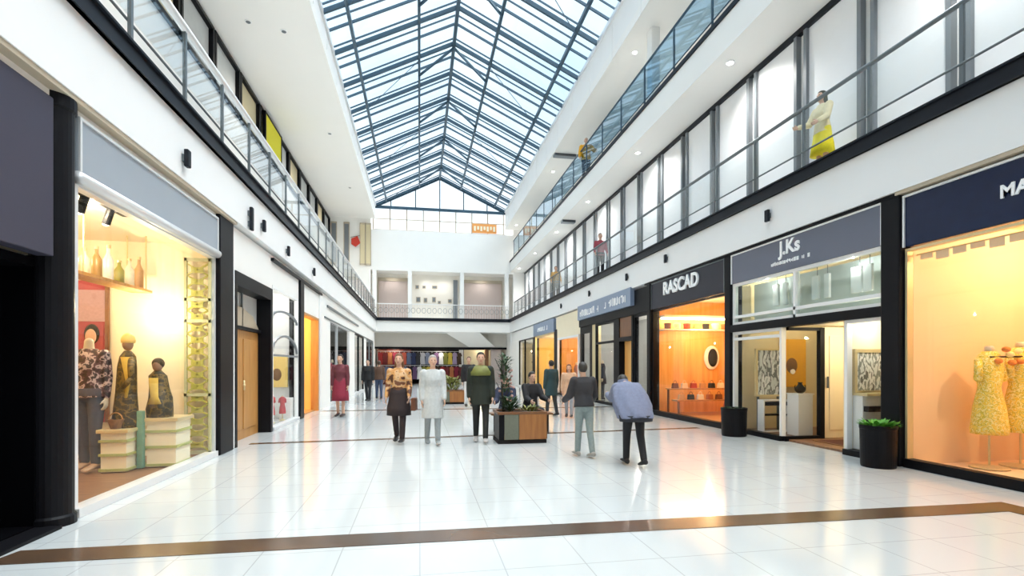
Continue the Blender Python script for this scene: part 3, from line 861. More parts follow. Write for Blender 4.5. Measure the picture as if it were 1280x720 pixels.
struct('wall_right_outer', MB().box(11.6, 11.8, Y0, 47, -.2, 13), M['white'])
# ================================================================== window displays
# ---- cream window
def shape_robe(root, x, y, z, rows, m, name='robe'):
    q = MB(); q.loft([((x+dx, y+dy, z+h), (rx, 0, 0), (0, ry, 0)) for h, rx, ry, dx, dy in rows], 20)
    return q.build(name, m, root, smooth=True)

figure('mannequin', 'headless mannequin in dark patterned blouse and grey jeans in the cream window', (-4.5, 8.0, .05), 175, 1.95, legs=((4, 6), (-3, 2)), arms=((-6, 4, 14), (6, 4, 14)),
       skin='mannequin', top_mat=blotch('patterned_blouse', [(.03, .02, .025), (.10, .05, .06), (.55, .42, .4), (.04, .03, .035)], 11), puff=.014, bcol=(.07, .08, .11), shoe=(.5, .33, .22), cat='mannequin', headless=True)
# plinths
def plinth(x0, x1, y0, y1, h, label):
    p = empty('plinth', ((x0+x1)/2, (y0+y1)/2, .05), label, 'plinth')
    MB().box(x0+.02, x1-.02, y0+.02, y1-.02, .05, h-.05).build('body', M['cream'], p)
    MB().box(x0-.02, x1+.02, y0-.02, y1+.02, h-.05, h).build('top', M['gold'], p, .008)
    q = MB()
    for z in (.06, h*.42, h*.72): q.box(x0, x1, y0, y1, z, z+.035)
    q.build('band', cloth((.42, .44, .16)), p)
    return p
plinth(-4.28, -3.93, 7.8, 8.3, .63, 'low cream banded plinth under the tall robed figure')
p2 = plinth(-3.86, -3.44, 8.1, 8.6, .75, 'cream banded plinth with green corner post under the seated figure')
MB().box(-3.93, -3.85, 8.03, 8.11, .05, .86).build('corner_post', cloth((.16, .33, .24)), p2, .01)
# tall robed figure
o = empty('robed_figure', (-4.06, 8.1, .63), 'tall dark-robed display figure with golden headdress', 'figure')
robe = blotch('dark_gold_brocade', [(.03, .02, .008), (.05, .035, .01), (.16, .10, .02), (.03, .022, .01)], 9)
shape_robe(o, -4.09, 8.08, .63, [(0, .17, .14, 0, 0), (.1, .165, .135, 0, 0), (.5, .13, .11, .01, 0), (.85, .12, .09, .02, 0), (1.0, .10, .08, .03, 0), (1.08, .045, .045, .03, 0)], robe)
MB().ell((-4.06, 8.08, 1.8), .065, .075, .09).build('head', M['skindark'], o, smooth=True)
MB().lathe((-4.06, 8.09, 1.82), [(.082, 0), (.088, .04), (.075, .09), (.05, .12), (.02, .14)]).build('headdress', M['yellow'], o, smooth=True)
MB().cap((-3.98, 8.0, 1.58), .045, (-3.93, 7.9, 1.32), .035).cap((-3.93, 7.9, 1.32), .035, (-4.01, 7.86, 1.2), .03).build('sleeve', robe, o, smooth=True)
MB().loft([((-4.04, 8.0, 1.62), (.07, 0, 0), (0, .05, 0)), ((-4.00, 7.97, 1.3), (.035, 0, 0), (0, .03, 0)), ((-4.02, 7.95, 1.05), (.015, 0, 0), (0, .02, 0))]).build('gold_shawl', cloth((.55, .36, .06)), o, smooth=True)
# seated figure
o = empty('robed_figure', (-3.68, 8.3, .75), 'seated dark-robed display figure on the green-posted plinth', 'figure')
shape_robe(o, -3.74, 8.3, .75, [(0, .165, .17, 0, -.02), (.12, .17, .175, 0, -.03), (.28, .15, .15, 0, 0), (.42, .13, .1, -.03, .03), (.6, .12, .09, -.05, .03), (.68, .045, .045, -.05, .03)], robe)
MB().ell((-3.79, 8.32, 1.5), .065, .075, .09).build('head', M['skindark'], o, smooth=True)
MB().ell((-3.79, 8.34, 1.53), .08, .085, .085).build('headscarf', cloth((.05, .035, .015)), o, smooth=True)
MB().loft([((-3.80, 8.22, 1.32), (.06, 0, 0), (0, .05, 0)), ((-3.74, 8.12, 1.05), (.05, 0, 0), (0, .04, 0)), ((-3.72, 8.08, .95), (.09, 0, 0), (0, .03, 0))]).build('gold_shawl', cloth((.55, .36, .06)), o, smooth=True)
o = empty('trinket_basket', (-4.13, 7.92, .63), 'small brown basket at the feet of the tall robed figure', 'basket')
MB().lathe((-4.13, 7.92, .63), [(.06, 0), (.09, .1), (.095, .13), (.08, .13), (.06, .04)]).build('bowl', M['woodbrown'], o)
q = MB()
for k in range(10):
    a, b_ = k*math.pi/10, (k+1)*math.pi/10
    q.tube((-4.13+.085*math.cos(a), 7.92, .75+.1*math.sin(a)), (-4.13+.085*math.cos(b_), 7.92, .75+.1*math.sin(b_)), .008, seg=6)
q.build('handle', M['woodorange'], o)
# portrait poster on the far partition
o = empty('poster', (-5.2, 9.2, .6), 'tall rose-red poster with a dark-haired head in the cream window', 'poster')
MB().box(-5.75, -4.9, 9.18, 9.21, .6, 2.85).build('sheet', cloth((.36, .07, .08)), o)
MB().box(-5.75, -4.9, 9.165, 9.18, 2.2, 2.7).build('upper_band', cloth((.45, .28, .30)), o)
MB().box(-4.93, -4.88, 9.16, 9.2, .6, 2.9).build('edge', M['woodbrown'], o)
MB().ell((-5.12, 9.17, 2.0), .11, .012, .16).build('hair', M['eye'], o, smooth=True)
MB().ell((-5.13, 9.16, 1.96), .08, .012, .12).build('face', M['skin'], o, smooth=True)
MB().prism([(-5.4, 9.165, .9), (-4.95, 9.165, .9), (-4.98, 9.165, 1.6), (-5.13, 9.165, 1.82), (-5.3, 9.165, 1.65)], (0, .012, 0)).build('robe', cloth((.20, .03, .04)), o)
# lattice screen
o = empty('lattice_screen', (-3.55, 9.12, .1), 'narrow yellow-green lattice screen at the far edge of the cream window', 'screen')
q = MB()
for x in (-3.76, -3.40): q.box(x, x+.04, 9.1, 9.14, .06, 3.25)
for z in (.06, 1.0, 2.2, 2.55, 3.2): q.box(-3.76, -3.36, 9.1, 9.14, z, z+.05)
q.build('frame', cloth((.5, .5, .3)), o)
q = MB()
for k in range(16):
    z = .12+k*.19
    q.bar((-3.73, 9.12, z), (-3.4, 9.12, z+.19), .025, .025); q.bar((-3.4, 9.12, z), (-3.73, 9.12, z+.19), .025, .025)
    q.box(-3.66, -3.48, 9.11, 9.13, z+.04, z+.13)
q.build('lattice', cloth((.42, .40, .08)), o)
# hanging shelf with bottles
o = empty('hanging_shelf', (-4.3, 7.3, 2.66), 'long narrow shelf hung from the ceiling of the cream window', 'shelf')
MB().box(-4.45, -4.15, 5.75, 8.95, 2.64, 2.68).build('board', M['woodorange'], o)
q = MB()
for y in (5.9, 7.3, 8.8): q.tube((-4.43, y, 2.68), (-4.43, y, 3.5), .01, seg=6).tube((-4.17, y, 2.68), (-4.17, y, 3.5), .01, seg=6)
q.build('rod', M['gold'], o)
bc = [('cream', (.8, .7, .5)), ('tan', (.6, .36, .16)), ('ivory', (.85, .8, .68)), ('olive', (.34, .32, .08)), ('white', (.85, .85, .82)), ('bronze', (.4, .24, .08))]
pos = ['nearest the camera', 'second along', 'third along', 'fourth along', 'fifth along', 'sixth along', 'seventh along', 'eighth along', 'ninth along', 'tenth along', 'eleventh along', 'at the far end']
for i in range(12):
    cn, rgb = bc[(i*5) % 6]; y = 5.95+i*.265; hh = .34+.08*(i % 3)
    o = empty('bottle', (-4.3, y, 2.68), '%s bottle on the hanging shelf of the cream window, %s' % (cn, pos[i]), 'bottle', 'bottles on the hanging shelf')
    MB().lathe((-4.3, y, 2.68), [(.055, 0), (.062, .02), (.062, hh*.6), (.03, hh*.75), (.022, hh*.8), (.022, hh*.93)], 16).build('body', cloth(rgb, .3), o, smooth=True)
    MB().lathe((-4.3, y, 2.68+hh*.93), [(.028, 0), (.028, hh*.09), (.012, hh*.1)], 12).build('stopper', M['gold'], o)
o = empty('track_light', (-3.75, 6.6, 3.42), 'black track light on the ceiling of the cream window', 'lamp')
MB().box(-3.78, -3.72, 5.9, 7.4, 3.42, 3.5).build('track', M['black'], o)
for y in (6.1, 6.6, 7.1):
    h_ = MB().tube((-3.75, y, 3.44), (-3.85, y+.08, 3.27), .045).build('spot', M['black'], o)
    MB().ell((-3.853, y+.083, 3.262), .035, .035, .02).build('bulb', M['warmglow'], h_)

# ---- small displays further along that row
o = empty('poster', (-3.85, 15.15, .9), 'bright yellow poster behind the arched window', 'poster')
MB().box(-4.15, -3.62, 15.12, 15.16, .9, 1.75).build('sheet', M['yellow'], o)
MB().ell((-3.9, 15.115, 1.25), .12, .01, .17).build('print', M['woodbrown'], o, smooth=True)
def dress_form(x, y, z, h, rgb, label, m=None, cat='dress form', group=None):
    o = empty('dress_form', (x, y, z), label, cat, group)
    k = h
    mm = m or cloth(rgb)
    MB().loft([((x, y, z+k*t), (k*rx, 0, 0), (0, k*ry, 0)) for t, rx, ry in ((.28, .125, .12), (.32, .128, .122), (.5, .115, .10), (.66, .085, .065), (.76, .105, .08), (.88, .115, .07), (.93, .09, .055), (.96, .05, .045))], 22).build('dress', mm, o, smooth=True)
    MB().lathe((x, y, z+k*.955), [(.035*k, 0), (.032*k, .04*k), (.022*k, .05*k)]).build('neck', M['mannequin'], o, smooth=True)
    MB().tube((x, y, z+.02), (x, y, z+k*.34), .014).build('pole', M['gold'], o)
    MB().lathe((x, y, z), [(.13*k, 0), (.13*k, .015), (.03, .04)]).build('base', M['gold'], o)
    q = MB()
    for sd in (-1, 1): q.cap((x+sd*k*.11, y, z+k*.88), k*.028, (x+sd*k*.125, y-.02, z+k*.74), k*.032, 10)
    q.build('sleeves', mm, o, smooth=True)
    return o
dress_form(-3.72, 13.9, .04, .72, (.55, .05, .06), "small red child's dress on a stand behind the arched window")
dress_form(-3.6, 14.5, .04, .66, (.48, .03, .05), 'smaller crimson dress on a stand next to the yellow poster')
o = empty('plinth', (-3.55, 13.2, .04), 'low white plinth behind the arched window', 'plinth')
MB().box(-3.75, -3.45, 14.75, 15.05, .04, .62).build('body', M['whiteframe'], o, .01)
figure('mannequin', 'mannequin in maroon dress in the dark shop window', (-3.75, 22.3, .04), -110, 1.85, skin='mannequin', top=(.28, .02, .04), hem=-.1, bottom='skirt', bcol=(.28, .02, .05), blen=.5, shoe=(.05, .01, .01), cat='mannequin', headless=True)
figure('mannequin', 'mannequin in long black coat beside the maroon dress', (-3.8, 23.6, .04), -120, 1.85, skin='mannequin', top=(.02, .02, .022), hem=-.35, puff=.03, bcol=(.02, .02, .02), cat='mannequin', headless=True)
o = tag(MB().box(-3.66, -3.6, 20.9, 21.6, 1.75, 3.1).box(-3.67, -3.59, 20.88, 21.62, 3.1, 3.16).build('hanging_banner', M['darkroom']), 'black hanging banner above the mannequins in the dark shop', 'banner')
figure('mannequin', 'mannequin in charcoal suit in the black-framed window at the far end', (-3.75, 29.0, .04), -110, 1.85, skin='mannequin', top=(.04, .04, .05), bcol=(.05, .05, .06), cat='mannequin', headless=True)

# ---- peach window: yellow dresses
lace = blotch('yellow_lace', [(.85, .62, .06), (.95, .85, .40), (.62, .50, .03), (.90, .70, .12)], 22)
dress_form(7.95, 5.95, .05, 1.72, None, 'yellow lace dress on a stand, first of the three in the peach window', lace, group='yellow lace dresses')
dress_form(8.5, 5.95, .05, 1.78, None, 'yellow lace dress on a stand, middle of the three in the peach window', lace, group='yellow lace dresses')
dress_form(9.05, 5.95, .05, 1.74, None, 'yellow lace dress on a stand, deepest of the three in the peach window', lace, group='yellow lace dresses')
o = empty('podium', (8.6, 5.6, .05), 'low pale-yellow podium on the floor of the peach window', 'podium')
MB().box(8.2, 9.6, 5.0, 5.55, .05, .16).build('body', M['yellow'], o, .01)
MB().box(8.19, 9.61, 4.99, 5.56, .16, .18).build('top', M['cream'], o, .005)
o = empty('bouquet', (8.25, 5.85, 1.75), 'cream and orange artificial flowers pinned over the yellow dresses', 'flowers')
q = MB(); q2 = MB()
for i in range(26):
    c = (7.9+1.1*random.random(), 5.78+.14*random.random(), 1.5+.25*random.random())
    (q if i % 3 else q2).ell(c, .05, .05, .04, 10, 8)
q.build('blossoms', cloth((.95, .82, .4)), o, smooth=True)['kind'] = 'stuff'
q2.build('orange_blossoms', cloth((.75, .25, .05)), o, smooth=True)['kind'] = 'stuff'
MB().tube((7.85, 5.86, 1.62), (9.0, 5.86, 1.64), .012).build('branch', M['bark'], o)
for j, (x, y) in enumerate(((7.6, 4.0), (7.6, 5.6), (8.8, 5.0))):
    o = empty('ceiling_spot', (x, y, 3.58), 'recessed ceiling spot inside the peach window, number %d from the glass' % (j+1), 'lamp', 'ceiling spots of the peach window')
    MB().lathe((x, y, 3.55), [(.07, 0), (.07, .03), (.05, .04)]).build('rim', M['gold'], o)
    MB().lathe((x, y, 3.545), [(.045, 0), (.045, .01)]).build('bulb', M['warmglow'], o)
q = MB()
o = empty('pelmet', (7.3, 3.7, 3.0), 'short fringed pelmet along the top of the peach window', 'pelmet')
MB().tube((7.22, 1.1, 3.13), (7.22, 6.38, 3.13), .012).build('rod', M['gold'], o)
q = MB()
for i in range(22): q.box(7.2, 7.23, 1.3+i*.23, 1.48+i*.23, 3.05-.02*(i % 3), 3.12)
q.build('fringe', M['peach'], o)

# ---- J.Ks displays
def panel_display(x0, x1, y, z0, z1, label, cols, frame='gold'):
    o = empty('print_stand', ((x0+x1)/2, y, .04), label, 'display')
    MB().box(x0, x1, y-.02, y+.02, z0, z1).build('board', blotch('print_'+str(len(bpy.data.materials)), cols, 3.4, stretch=(2.2, 2.2, .7)), o)
    q = MB().box(x0-.04, x0, y-.035, y+.03, z0-.04, z1+.04).box(x1, x1+.04, y-.035, y+.03, z0-.04, z1+.04).box(x0, x1, y-.035, y+.03, z1, z1+.04).box(x0, x1, y-.035, y+.03, z0-.04, z0)
    q.build('frame', M[frame], o)
    q = MB().box(x0+.02, x0+.06, y+.0, y+.04, .04, z0).box(x1-.06, x1-.02, y, y+.04, .04, z0)
    q.build('stand', M['rail'], o)
    return o
panel_display(7.42, 8.0, 10.3, .85, 1.84, 'framed grey-and-white print standing in the far J.Ks window', [(.55, .6, .6), (.85, .87, .87), (.2, .22, .22), (.7, .75, .75)])
o = empty('shelf_unit', (7.7, 10.2, .04), 'low black-and-white shelf unit beneath the framed print', 'shelf')
MB().box(7.4, 8.02, 10.05, 10.25, .04, .06).box(7.4, 8.02, 10.05, 10.25, .72, .75).box(7.4, 7.43, 10.05, 10.25, .06, .72).box(7.99, 8.02, 10.05, 10.25, .06, .72).build('carcass', M['whiteframe'], o)
MB().box(7.43, 7.99, 10.05, 10.25, .4, .43).box(7.43, 7.99, 10.06, 10.22, .62, .7).build('black_tray', M['black'], o)
o = empty('poster', (8.65, 10.68, 1.0), 'amber poster with a face-like blot inside the J.Ks doorway', 'poster')
MB().box(8.30, 8.98, 10.68, 10.72, 1.0, 2.12).build('sheet', cloth((.80, .40, .03)), o)
MB().ell((8.6, 10.675, 1.5), .15, .01, .18).build('print', M['woodbrown'], o, smooth=True)
MB().ell((8.62, 10.668, 1.36), .07, .008, .06).build('white_spot', M['letter'], o, smooth=True)
o = empty('plinth', (7.85, 9.5, .04), 'tall white plinth just inside the J.Ks doorway', 'plinth')
MB().box(7.68, 8.02, 9.34, 9.68, .04, .9).build('body', M['whiteframe'], o, .01)
MB().box(7.66, 8.04, 9.32, 9.70, .9, .92).build('top', M['whiteframe'], o)
o = empty('vase', (7.85, 9.5, .92), 'squat black vase on the tall white plinth', 'vase')
MB().lathe((7.85, 9.5, .92), [(.05, 0), (.1, .05), (.11, .1), (.06, .16), (.035, .2), (.05, .23), (.03, .23), (.02, .1)]).build('body', M['black'], o, smooth=True)
q = MB()
for sd in (-1, 1):
    for k in range(5):
        a, b_ = -1+k*.4, -.6+k*.4
        q.tube((7.85+sd*(.08+.05*math.cos(a)), 9.5, 1.05+.05*math.sin(a)), (7.85+sd*(.08+.05*math.cos(b_)), 9.5, 1.05+.05*math.sin(b_)), .008, seg=6)
q.build('ear', M['black'], o)
o = empty('display_cabinet', (7.45, 7.4, .1), 'white display cabinet of dark trays in the J.Ks window beside the tub', 'cabinet')
MB().box(7.2, 7.85, 7.3, 7.5, .1, 1.0).build('body', M['whiteframe'], o, .005)
for z in (.3, .52, .74): MB().box(7.22, 7.83, 7.2, 7.31, z, z+.09).build('tray', M['black'], o)
MB().box(7.19, 7.86, 7.2, 7.5, 1.0, 1.04).build('top', M['gold'], o)
MB().box(7.24, 7.82, 7.46, 7.5, 1.08, 1.72).build('print', blotch('cab_print', [(.75, .78, .76), (.25, .28, .26), (.8, .82, .8), (.15, .16, .15)], 4, stretch=(2.2, 2.2, .7)), o)
MB().box(7.19, 7.86, 7.44, 7.5, 1.72, 1.78).box(7.19, 7.24, 7.44, 7.5, 1.04, 1.72).box(7.82, 7.86, 7.44, 7.5, 1.04, 1.72).build('print_frame', M['gold'], o)
o = empty('doormat', (7.8, 8.2, .045), 'dark red-brown doormat in the J.Ks doorway', 'doormat')
MB().box(7.5, 8.5, 7.75, 8.75, .041, .055).build('mat', M['woodbrown'], o, .004)
MB().box(7.56, 8.44, 7.81, 8.69, .055, .058).build('inlay', cloth((.09, .02, .015)), o)

# ---- amber window
o = empty('display_table', (8.3, 14.0, .04), 'tiered table of goods in the amber window', 'table')
for z, y0, y1 in ((.82, 14.1, 14.5), (.5, 13.75, 14.1)):
    MB().box(7.35, 9.5, y0, y1, z-.04, z).build('shelf_top', M['woodorange'], o)
for x in (7.4, 9.42):
    for y in (13.8, 14.44): MB().box(x, x+.05, y, y+.05, .04, .46 if y < 14 else .78).build('leg', M['woodbrown'], o)
ac = [('brown', (.2, .07, .03)), ('cream', (.85, .7, .5)), ('red', (.5, .06, .03)), ('tan', (.6, .35, .15)), ('black', (.02, .02, .02)), ('ivory', (.9, .85, .7)), ('rust', (.45, .14, .04))]
for r_, (z, y) in enumerate(((.82, 14.28), (.5, 13.9))):
    for i in range(7):
        cn, rgb = ac[(i+3*r_) % 7]; x = 7.55+i*.3
        o = empty('handbag', (x, y, z), '%s handbag on the %s tier in the amber window' % (cn, ('upper', 'lower')[r_]), 'bag', 'handbags in the amber window')
        MB().prism([(x-.1, y-.05, z), (x+.1, y-.05, z), (x+.08, y-.05, z+.15), (x-.08, y-.05, z+.15)], (0, .1, 0)).build('body', cloth(rgb), o, .008)
        q = MB()
        for k in range(6):
            a, b_ = k*math.pi/6, (k+1)*math.pi/6
            q.tube((x+.055*math.cos(a), y, z+.14+.09*math.sin(a)), (x+.055*math.cos(b_), y, z+.14+.09*math.sin(b_)), .007, seg=6)
        q.build('handle', cloth(rgb), o)
o = empty('mirror', (9.1, 14.84, 1.3), 'oval white-rimmed mirror on the amber shop wall', 'mirror')
MB().ell((9.1, 14.85, 1.75), .27, .025, .38, 24, 12).build('rim', M['whiteframe'], o, smooth=True)
MB().ell((9.13, 14.83, 1.75), .17, .02, .29, 24, 12).build('face', M['darkroom'], o, smooth=True)
o = empty('light_shelf', (8.5, 14.6, 2.6), 'bright white lit shelf high across the amber shop', 'shelf')
MB().box(7.3, 9.8, 14.45, 14.87, 2.98, 3.04).box(7.3, 9.8, 14.45, 14.87, 2.58, 2.62).build('board', M['cream'], o)
MB().box(7.3, 9.8, 14.6, 14.7, 2.93, 2.98).build('lamp_strip', M['warmglow'], o)
for i, (cn, rgb) in enumerate(ac):
    x = 7.5+i*.32
    o = empty('hat_box', (x, 14.65, 2.62), '%s hat box on the lit shelf of the amber shop' % cn, 'box', 'hat boxes on the lit shelf')
    MB().lathe((x, 14.65, 2.62), [(.1, 0), (.1, .14)], 20).build('body', cloth(rgb), o)
    MB().lathe((x, 14.65, 2.75), [(.11, 0), (.11, .05), (.09, .06)], 20).build('lid', cloth(rgb), o)
figure('mannequin', 'mannequin in red skirt at the near end of the amber window', (7.75, 11.9, .04), 60, 1.1, skin='mannequin', top=(.75, .5, .3), bottom='skirt', bcol=(.5, .07, .03), shoe=(.3, .05, .03), cat='mannequin', headless=True)
# ---- windows beyond
figure('mannequin', 'mannequin in pale grey coat in the black-framed shop', (7.7, 18.8, .04), 80, 1.8, skin='mannequin', top=(.5, .52, .55), hem=-.3, bcol=(.2, .2, .22), cat='mannequin', headless=True)
figure('mannequin', 'mannequin in dark coat in the black-framed shop next to the pale grey coat', (7.7, 20.9, .04), 80, 1.8, skin='mannequin', top=(.04, .04, .05), hem=-.3, bcol=(.03, .03, .03), cat='mannequin', headless=True)
figure('mannequin', 'mannequin in rust dress behind the cream-topped amber window', (7.7, 24.6, .04), 80, 1.75, skin='mannequin', top=(.5, .2, .1), bottom='skirt', bcol=(.42, .13, .06), cat='mannequin', headless=True)
figure('mannequin', 'mannequin in gold dress in the bright yellow window', (7.7, 29.0, .04), 80, 1.75, skin='mannequin', top=(.8, .5, .1), bottom='skirt', bcol=(.75, .42, .08), cat='mannequin', headless=True)
q = MB().box(7.5, 7.56, 32.2, 33.9, .05, 2.9)
for z in (.6, 1.1, 1.7, 2.3): q.box(7.45, 7.6, 32.15, 33.95, z, z+.06)
tag(q.build('display_rack', M['black']), 'tall black display rack in the last window of the navy-signed row', 'rack')

# ================================================================== planters
def shrub(root, x, y, z, n, sp, L, m, name='foliage', hh=.4, stuff=True):
    q = MB()
    for i in range(n):
        a = random.random()*2*math.pi; r = sp*random.random()**.6
        c = (x+r*math.cos(a), y+r*math.sin(a), z+hh*random.random())
        q.leaf(c, (math.cos(a)*.8, math.sin(a)*.8, .3+random.random()*.9), L*(.7+.6*random.random()), L*.2)
    return q.build(name, m, root)

def planter(x0, x1, y0, y1, h, label):
    p = empty('planter', ((x0+x1)/2, (y0+y1)/2, 0), label, 'planter')
    w = x1-x0
    MB().box(x0+.02, x1-.02, y0+.02, y1-.02, .06, h-.06).build('body', M['black'], p)
    MB().box(x0, x1, y0, y1, 0, .07).build('base', M['darkroom'], p)
    MB().box(x0+.13*w, x0+.42*w, y0-.012, y0+.02, .08, h-.02).build('grey_panel', cloth((.15, .16, .12)), p)
    MB().box(x0+.43*w, x1-.01, y0-.015, y0+.02, .08, h).build('amber_panel', M['woodplanter'], p)
    MB().box(x1-.02, x1+.012, y0, y1, .08, h).build('side_panel', M['woodbrown'], p)
    q = MB().box(x0-.01, x1+.01, y0-.02, y0+.04, h-.05, h).box(x0-.01, x1+.01, y1-.04, y1+.01, h-.05, h).box(x0-.01, x0+.04, y0+.04, y1-.04, h-.05, h).box(x1-.04, x1+.01, y0+.04, y1-.04, h-.05, h)
    q.build('rim', M['woodbrown'], p, .006)
    MB().box(x0+.04, x1-.04, y0+.04, y1-.04, h-.08, h-.03).build('soil', M['soil'], p)
    return p
p = planter(1.47, 2.42, 9.66, 10.35, .61, 'wooden box planter with grey and amber panels in the middle of the hall')
shrub(p, 1.76, 10.0, .58, 150, .14, .14, M['leaf'], hh=.25)
shrub(p, 2.15, 10.05, .58, 60, .2, .12, M['leafolive'], 'low_foliage', hh=.06)
q = MB().tube((1.64, 10.1, .55), (1.60, 10.12, 1.5), .022, .012)
for k in range(5): q.tube((1.61, 10.11, .8+k*.14), (1.61+.15*math.cos(k*2.2), 10.11+.15*math.sin(k*2.2), 1.0+k*.16), .008, seg=6)
q.build('stem', M['bark'], p)
shrub(p, 1.66, 10.05, .95, 130, .11, .12, M['leaf'], 'tall_foliage', hh=.75)
q = MB()
for i in range(16):
    a = random.random()*6.28; q.ell((1.70+.14*math.cos(a), 10.05+.13*math.sin(a), .8+.7*random.random()), .03, .03, .025, 8, 6)
q.build('blossoms', cloth((.6, .36, .32)), p, smooth=True)['kind'] = 'stuff'
p = planter(.72, 1.7, 20.0, 20.6, .54, 'wooden box planter with amber panel far off by the dark shop')
shrub(p, 1.2, 20.3, .5, 130, .36, .22, M['leafolive'], hh=.5)

def tub(x, y, r, h, label, leafy):
    p = empty('tub_planter', (x, y, 0), label, 'planter')
    MB().lathe((x, y, 0), [(r*.93, 0), (r*.96, .03), (r, h*.9), (r*1.03, h*.92), (r*1.03, h), (r*.92, h), (r*.9, h-.06), (.02, h-.06)], 32).build('tub', M['black'], p, smooth=False)
    MB().lathe((x, y, h-.07), [(r*.9, 0), (r*.9, .03)], 24).build('soil', M['soil'], p)
    if leafy: shrub(p, x, y, h-.05, 170, r*.85, .12, M['leafgreen'], hh=.05)
    else: shrub(p, x, y, h-.05, 60, r*.7, .08, M['leaf'], hh=.01)
    return p
tub(6.70, 6.52, .235, .62, 'black tub with bright green plant at the corner of the J.Ks front', True)
tub(6.62, 9.95, .26, .60, 'black tub with dark soil between the amber window and J.Ks', False)

# ================================================================== fittings
def speaker_box(x, y, z, side, label):
    o = empty('fascia_spotlight', (x, y, z), label, 'spotlight', 'small dark fascia spotlights')
    sg = -1 if side == 'L' else 1
    a, b_ = sorted((x, x-sg*.03)); c, d = sorted((x-sg*.03, x-sg*.09))
    MB().box(a, b_, y-.04, y+.04, z-.05, z+.05).build('bracket', M['rail'], o)
    MB().box(c, d, y-.055, y+.055, z-.12, z+.12).build('housing', M['beam'], o, .015)
for y, z, lb in ((9.25, 4.52, 'above the J.Ks sign'), (13.6, 4.55, 'above the RASCAD sign'), (16.4, 4.5, 'above the near end of the wide blue-grey sign'), (20.3, 4.48, 'above the far end of the wide blue-grey sign'), (24.6, 4.46, 'above the cream-topped amber window')):
    speaker_box(SR, y, z, 'R', 'small dark fascia spotlight %s' % lb)
for y, z, lb in ((7.76, 4.36, 'above the blank blue-grey panel'), (10.5, 4.40, 'above the near edge of the wooden door, upper of a pair'), (10.5, 4.2, 'above the near edge of the wooden door, lower of a pair'), (11.3, 4.38, 'above the far edge of the wooden door'), (13.3, 4.3, 'above the arched window'), (16.4, 4.35, 'above the glowing amber doorway')):
    speaker_box(SL, y, z, 'L', 'small dark fascia spotlight %s' % lb)
def downlight(x, y, z, label, on=True):
    o = empty('downlight', (x, y, z), label, 'lamp', 'recessed downlights')
    MB().lathe((x, y, z-.02), [(.10, 0), (.11, .02)], 20).build('rim', M['whiteframe'], o)
    MB().lathe((x, y, z-.03), [(.07, 0), (.075, .012)], 20).build('bulb', M['lampglow' if on else 'rail'], o)
DL1 = [5.9+5.3*i for i in range(7)]
for i, y in enumerate(DL1): downlight(7.35, y, 8.8, 'recessed downlight under the upper gallery slab, number %d from the camera' % (i+1))
DL2 = [5.5+10.8*i for i in range(4)]
for i, y in enumerate(DL2): downlight(7.15, y, 12.1, 'recessed downlight in the roof ledge over the uppermost gallery, number %d from the camera' % (i+1))
for i, (x, y) in enumerate(((-5.4, 17.6), (-4.4, 17.9), (-4.2, 25.4), (-4.25, 32.9))): downlight(x, y, 12.5, 'dark recessed downlight in the tall cream ledge, number %d from the camera' % (i+1), False)
for z, x1, lb in ((12.1, 7.75, 'grey bar-shaped air grille under the roof ledge'), (8.8, 7.7, 'grey bar-shaped air grille under the upper gallery slab')):
    o = empty('air_grille', (7.3, 24.85, z), lb, 'grille')
    x0 = 6.6 if z > 10 else 7.0
    MB().box(x0, x1, 24.7, 25.05, z-.13, z+.01).build('housing', M['greymull'], o, .03)
    q = MB()
    for k in range(4): q.box(x0+.04, x1-.04, 24.69, 24.7, z-.11+k*.026, z-.1+k*.026)
    q.build('slats', M['black'], o)
o = empty('wall_sign', (-6.5, 24.4, 11.2), 'bright yellow panel high on the tall gallery wall', 'sign')
MB().box(-6.5, -6.42, 23.2, 25.6, 11.0, 12.2).build('panel', cloth((.8, .72, .03)), o, .01)
MB().box(-6.52, -6.40, 23.1, 25.7, 12.2, 12.27).box(-6.52, -6.40, 23.1, 23.2, 10.95, 12.25).box(-6.52, -6.40, 25.6, 25.7, 10.95, 12.25).build('frame', M['black'], o)
# shop windows and a red banner where the tall gallery ends
for x in (-6.4, -5.5, -4.35, -3.95):
    w = empty('window_%d' % nwin, (x, YB-.05, 9), kind='structure'); nwin += 1
    MB().box(x, x+.32, YB-.06, YB, 9.1, 12.0).build('pane', M['greymull' if x < -5 else 'beige'], w)
    MB().box(x-.05, x, YB-.08, YB, 9, 12.1).box(x+.32, x+.37, YB-.08, YB, 9, 12.1).box(x-.05, x+.37, YB-.08, YB, 12.0, 12.12).box(x-.05, x+.37, YB-.08, YB, 8.98, 9.1).build('frame', M['tan'], w)
o = empty('red_banner', (-4.75, YB-.1, 10.5), 'small red cloth hanging at the end of the tall gallery', 'banner')
MB().prism([(-5.0, YB-.12, 10.9), (-4.55, YB-.12, 11.1), (-4.35, YB-.12, 10.6), (-4.7, YB-.12, 10.3), (-5.0, YB-.12, 10.5)], (0, .05, 0)).build('cloth', cloth((.6, .05, .03)), o)
MB().tube((-5.05, YB-.09, 11.0), (-4.4, YB-.09, 11.15), .02).build('pole', M['woodbrown'], o)
# bench behind the planter
o = empty('bench', (2.2, 11.35, 0), 'brown wooden bench behind the box planter', 'bench')
for k in range(4): MB().box(1.55, 2.95, 11.15+k*.11, 11.24+k*.11, .40, .44).build('slat', M['woodbrown'], o, .005)
for x in (1.65, 2.8):
    for y in (11.18, 11.5): MB().box(x, x+.05, y, y+.05, 0, .40).build('leg', M['black'], o)

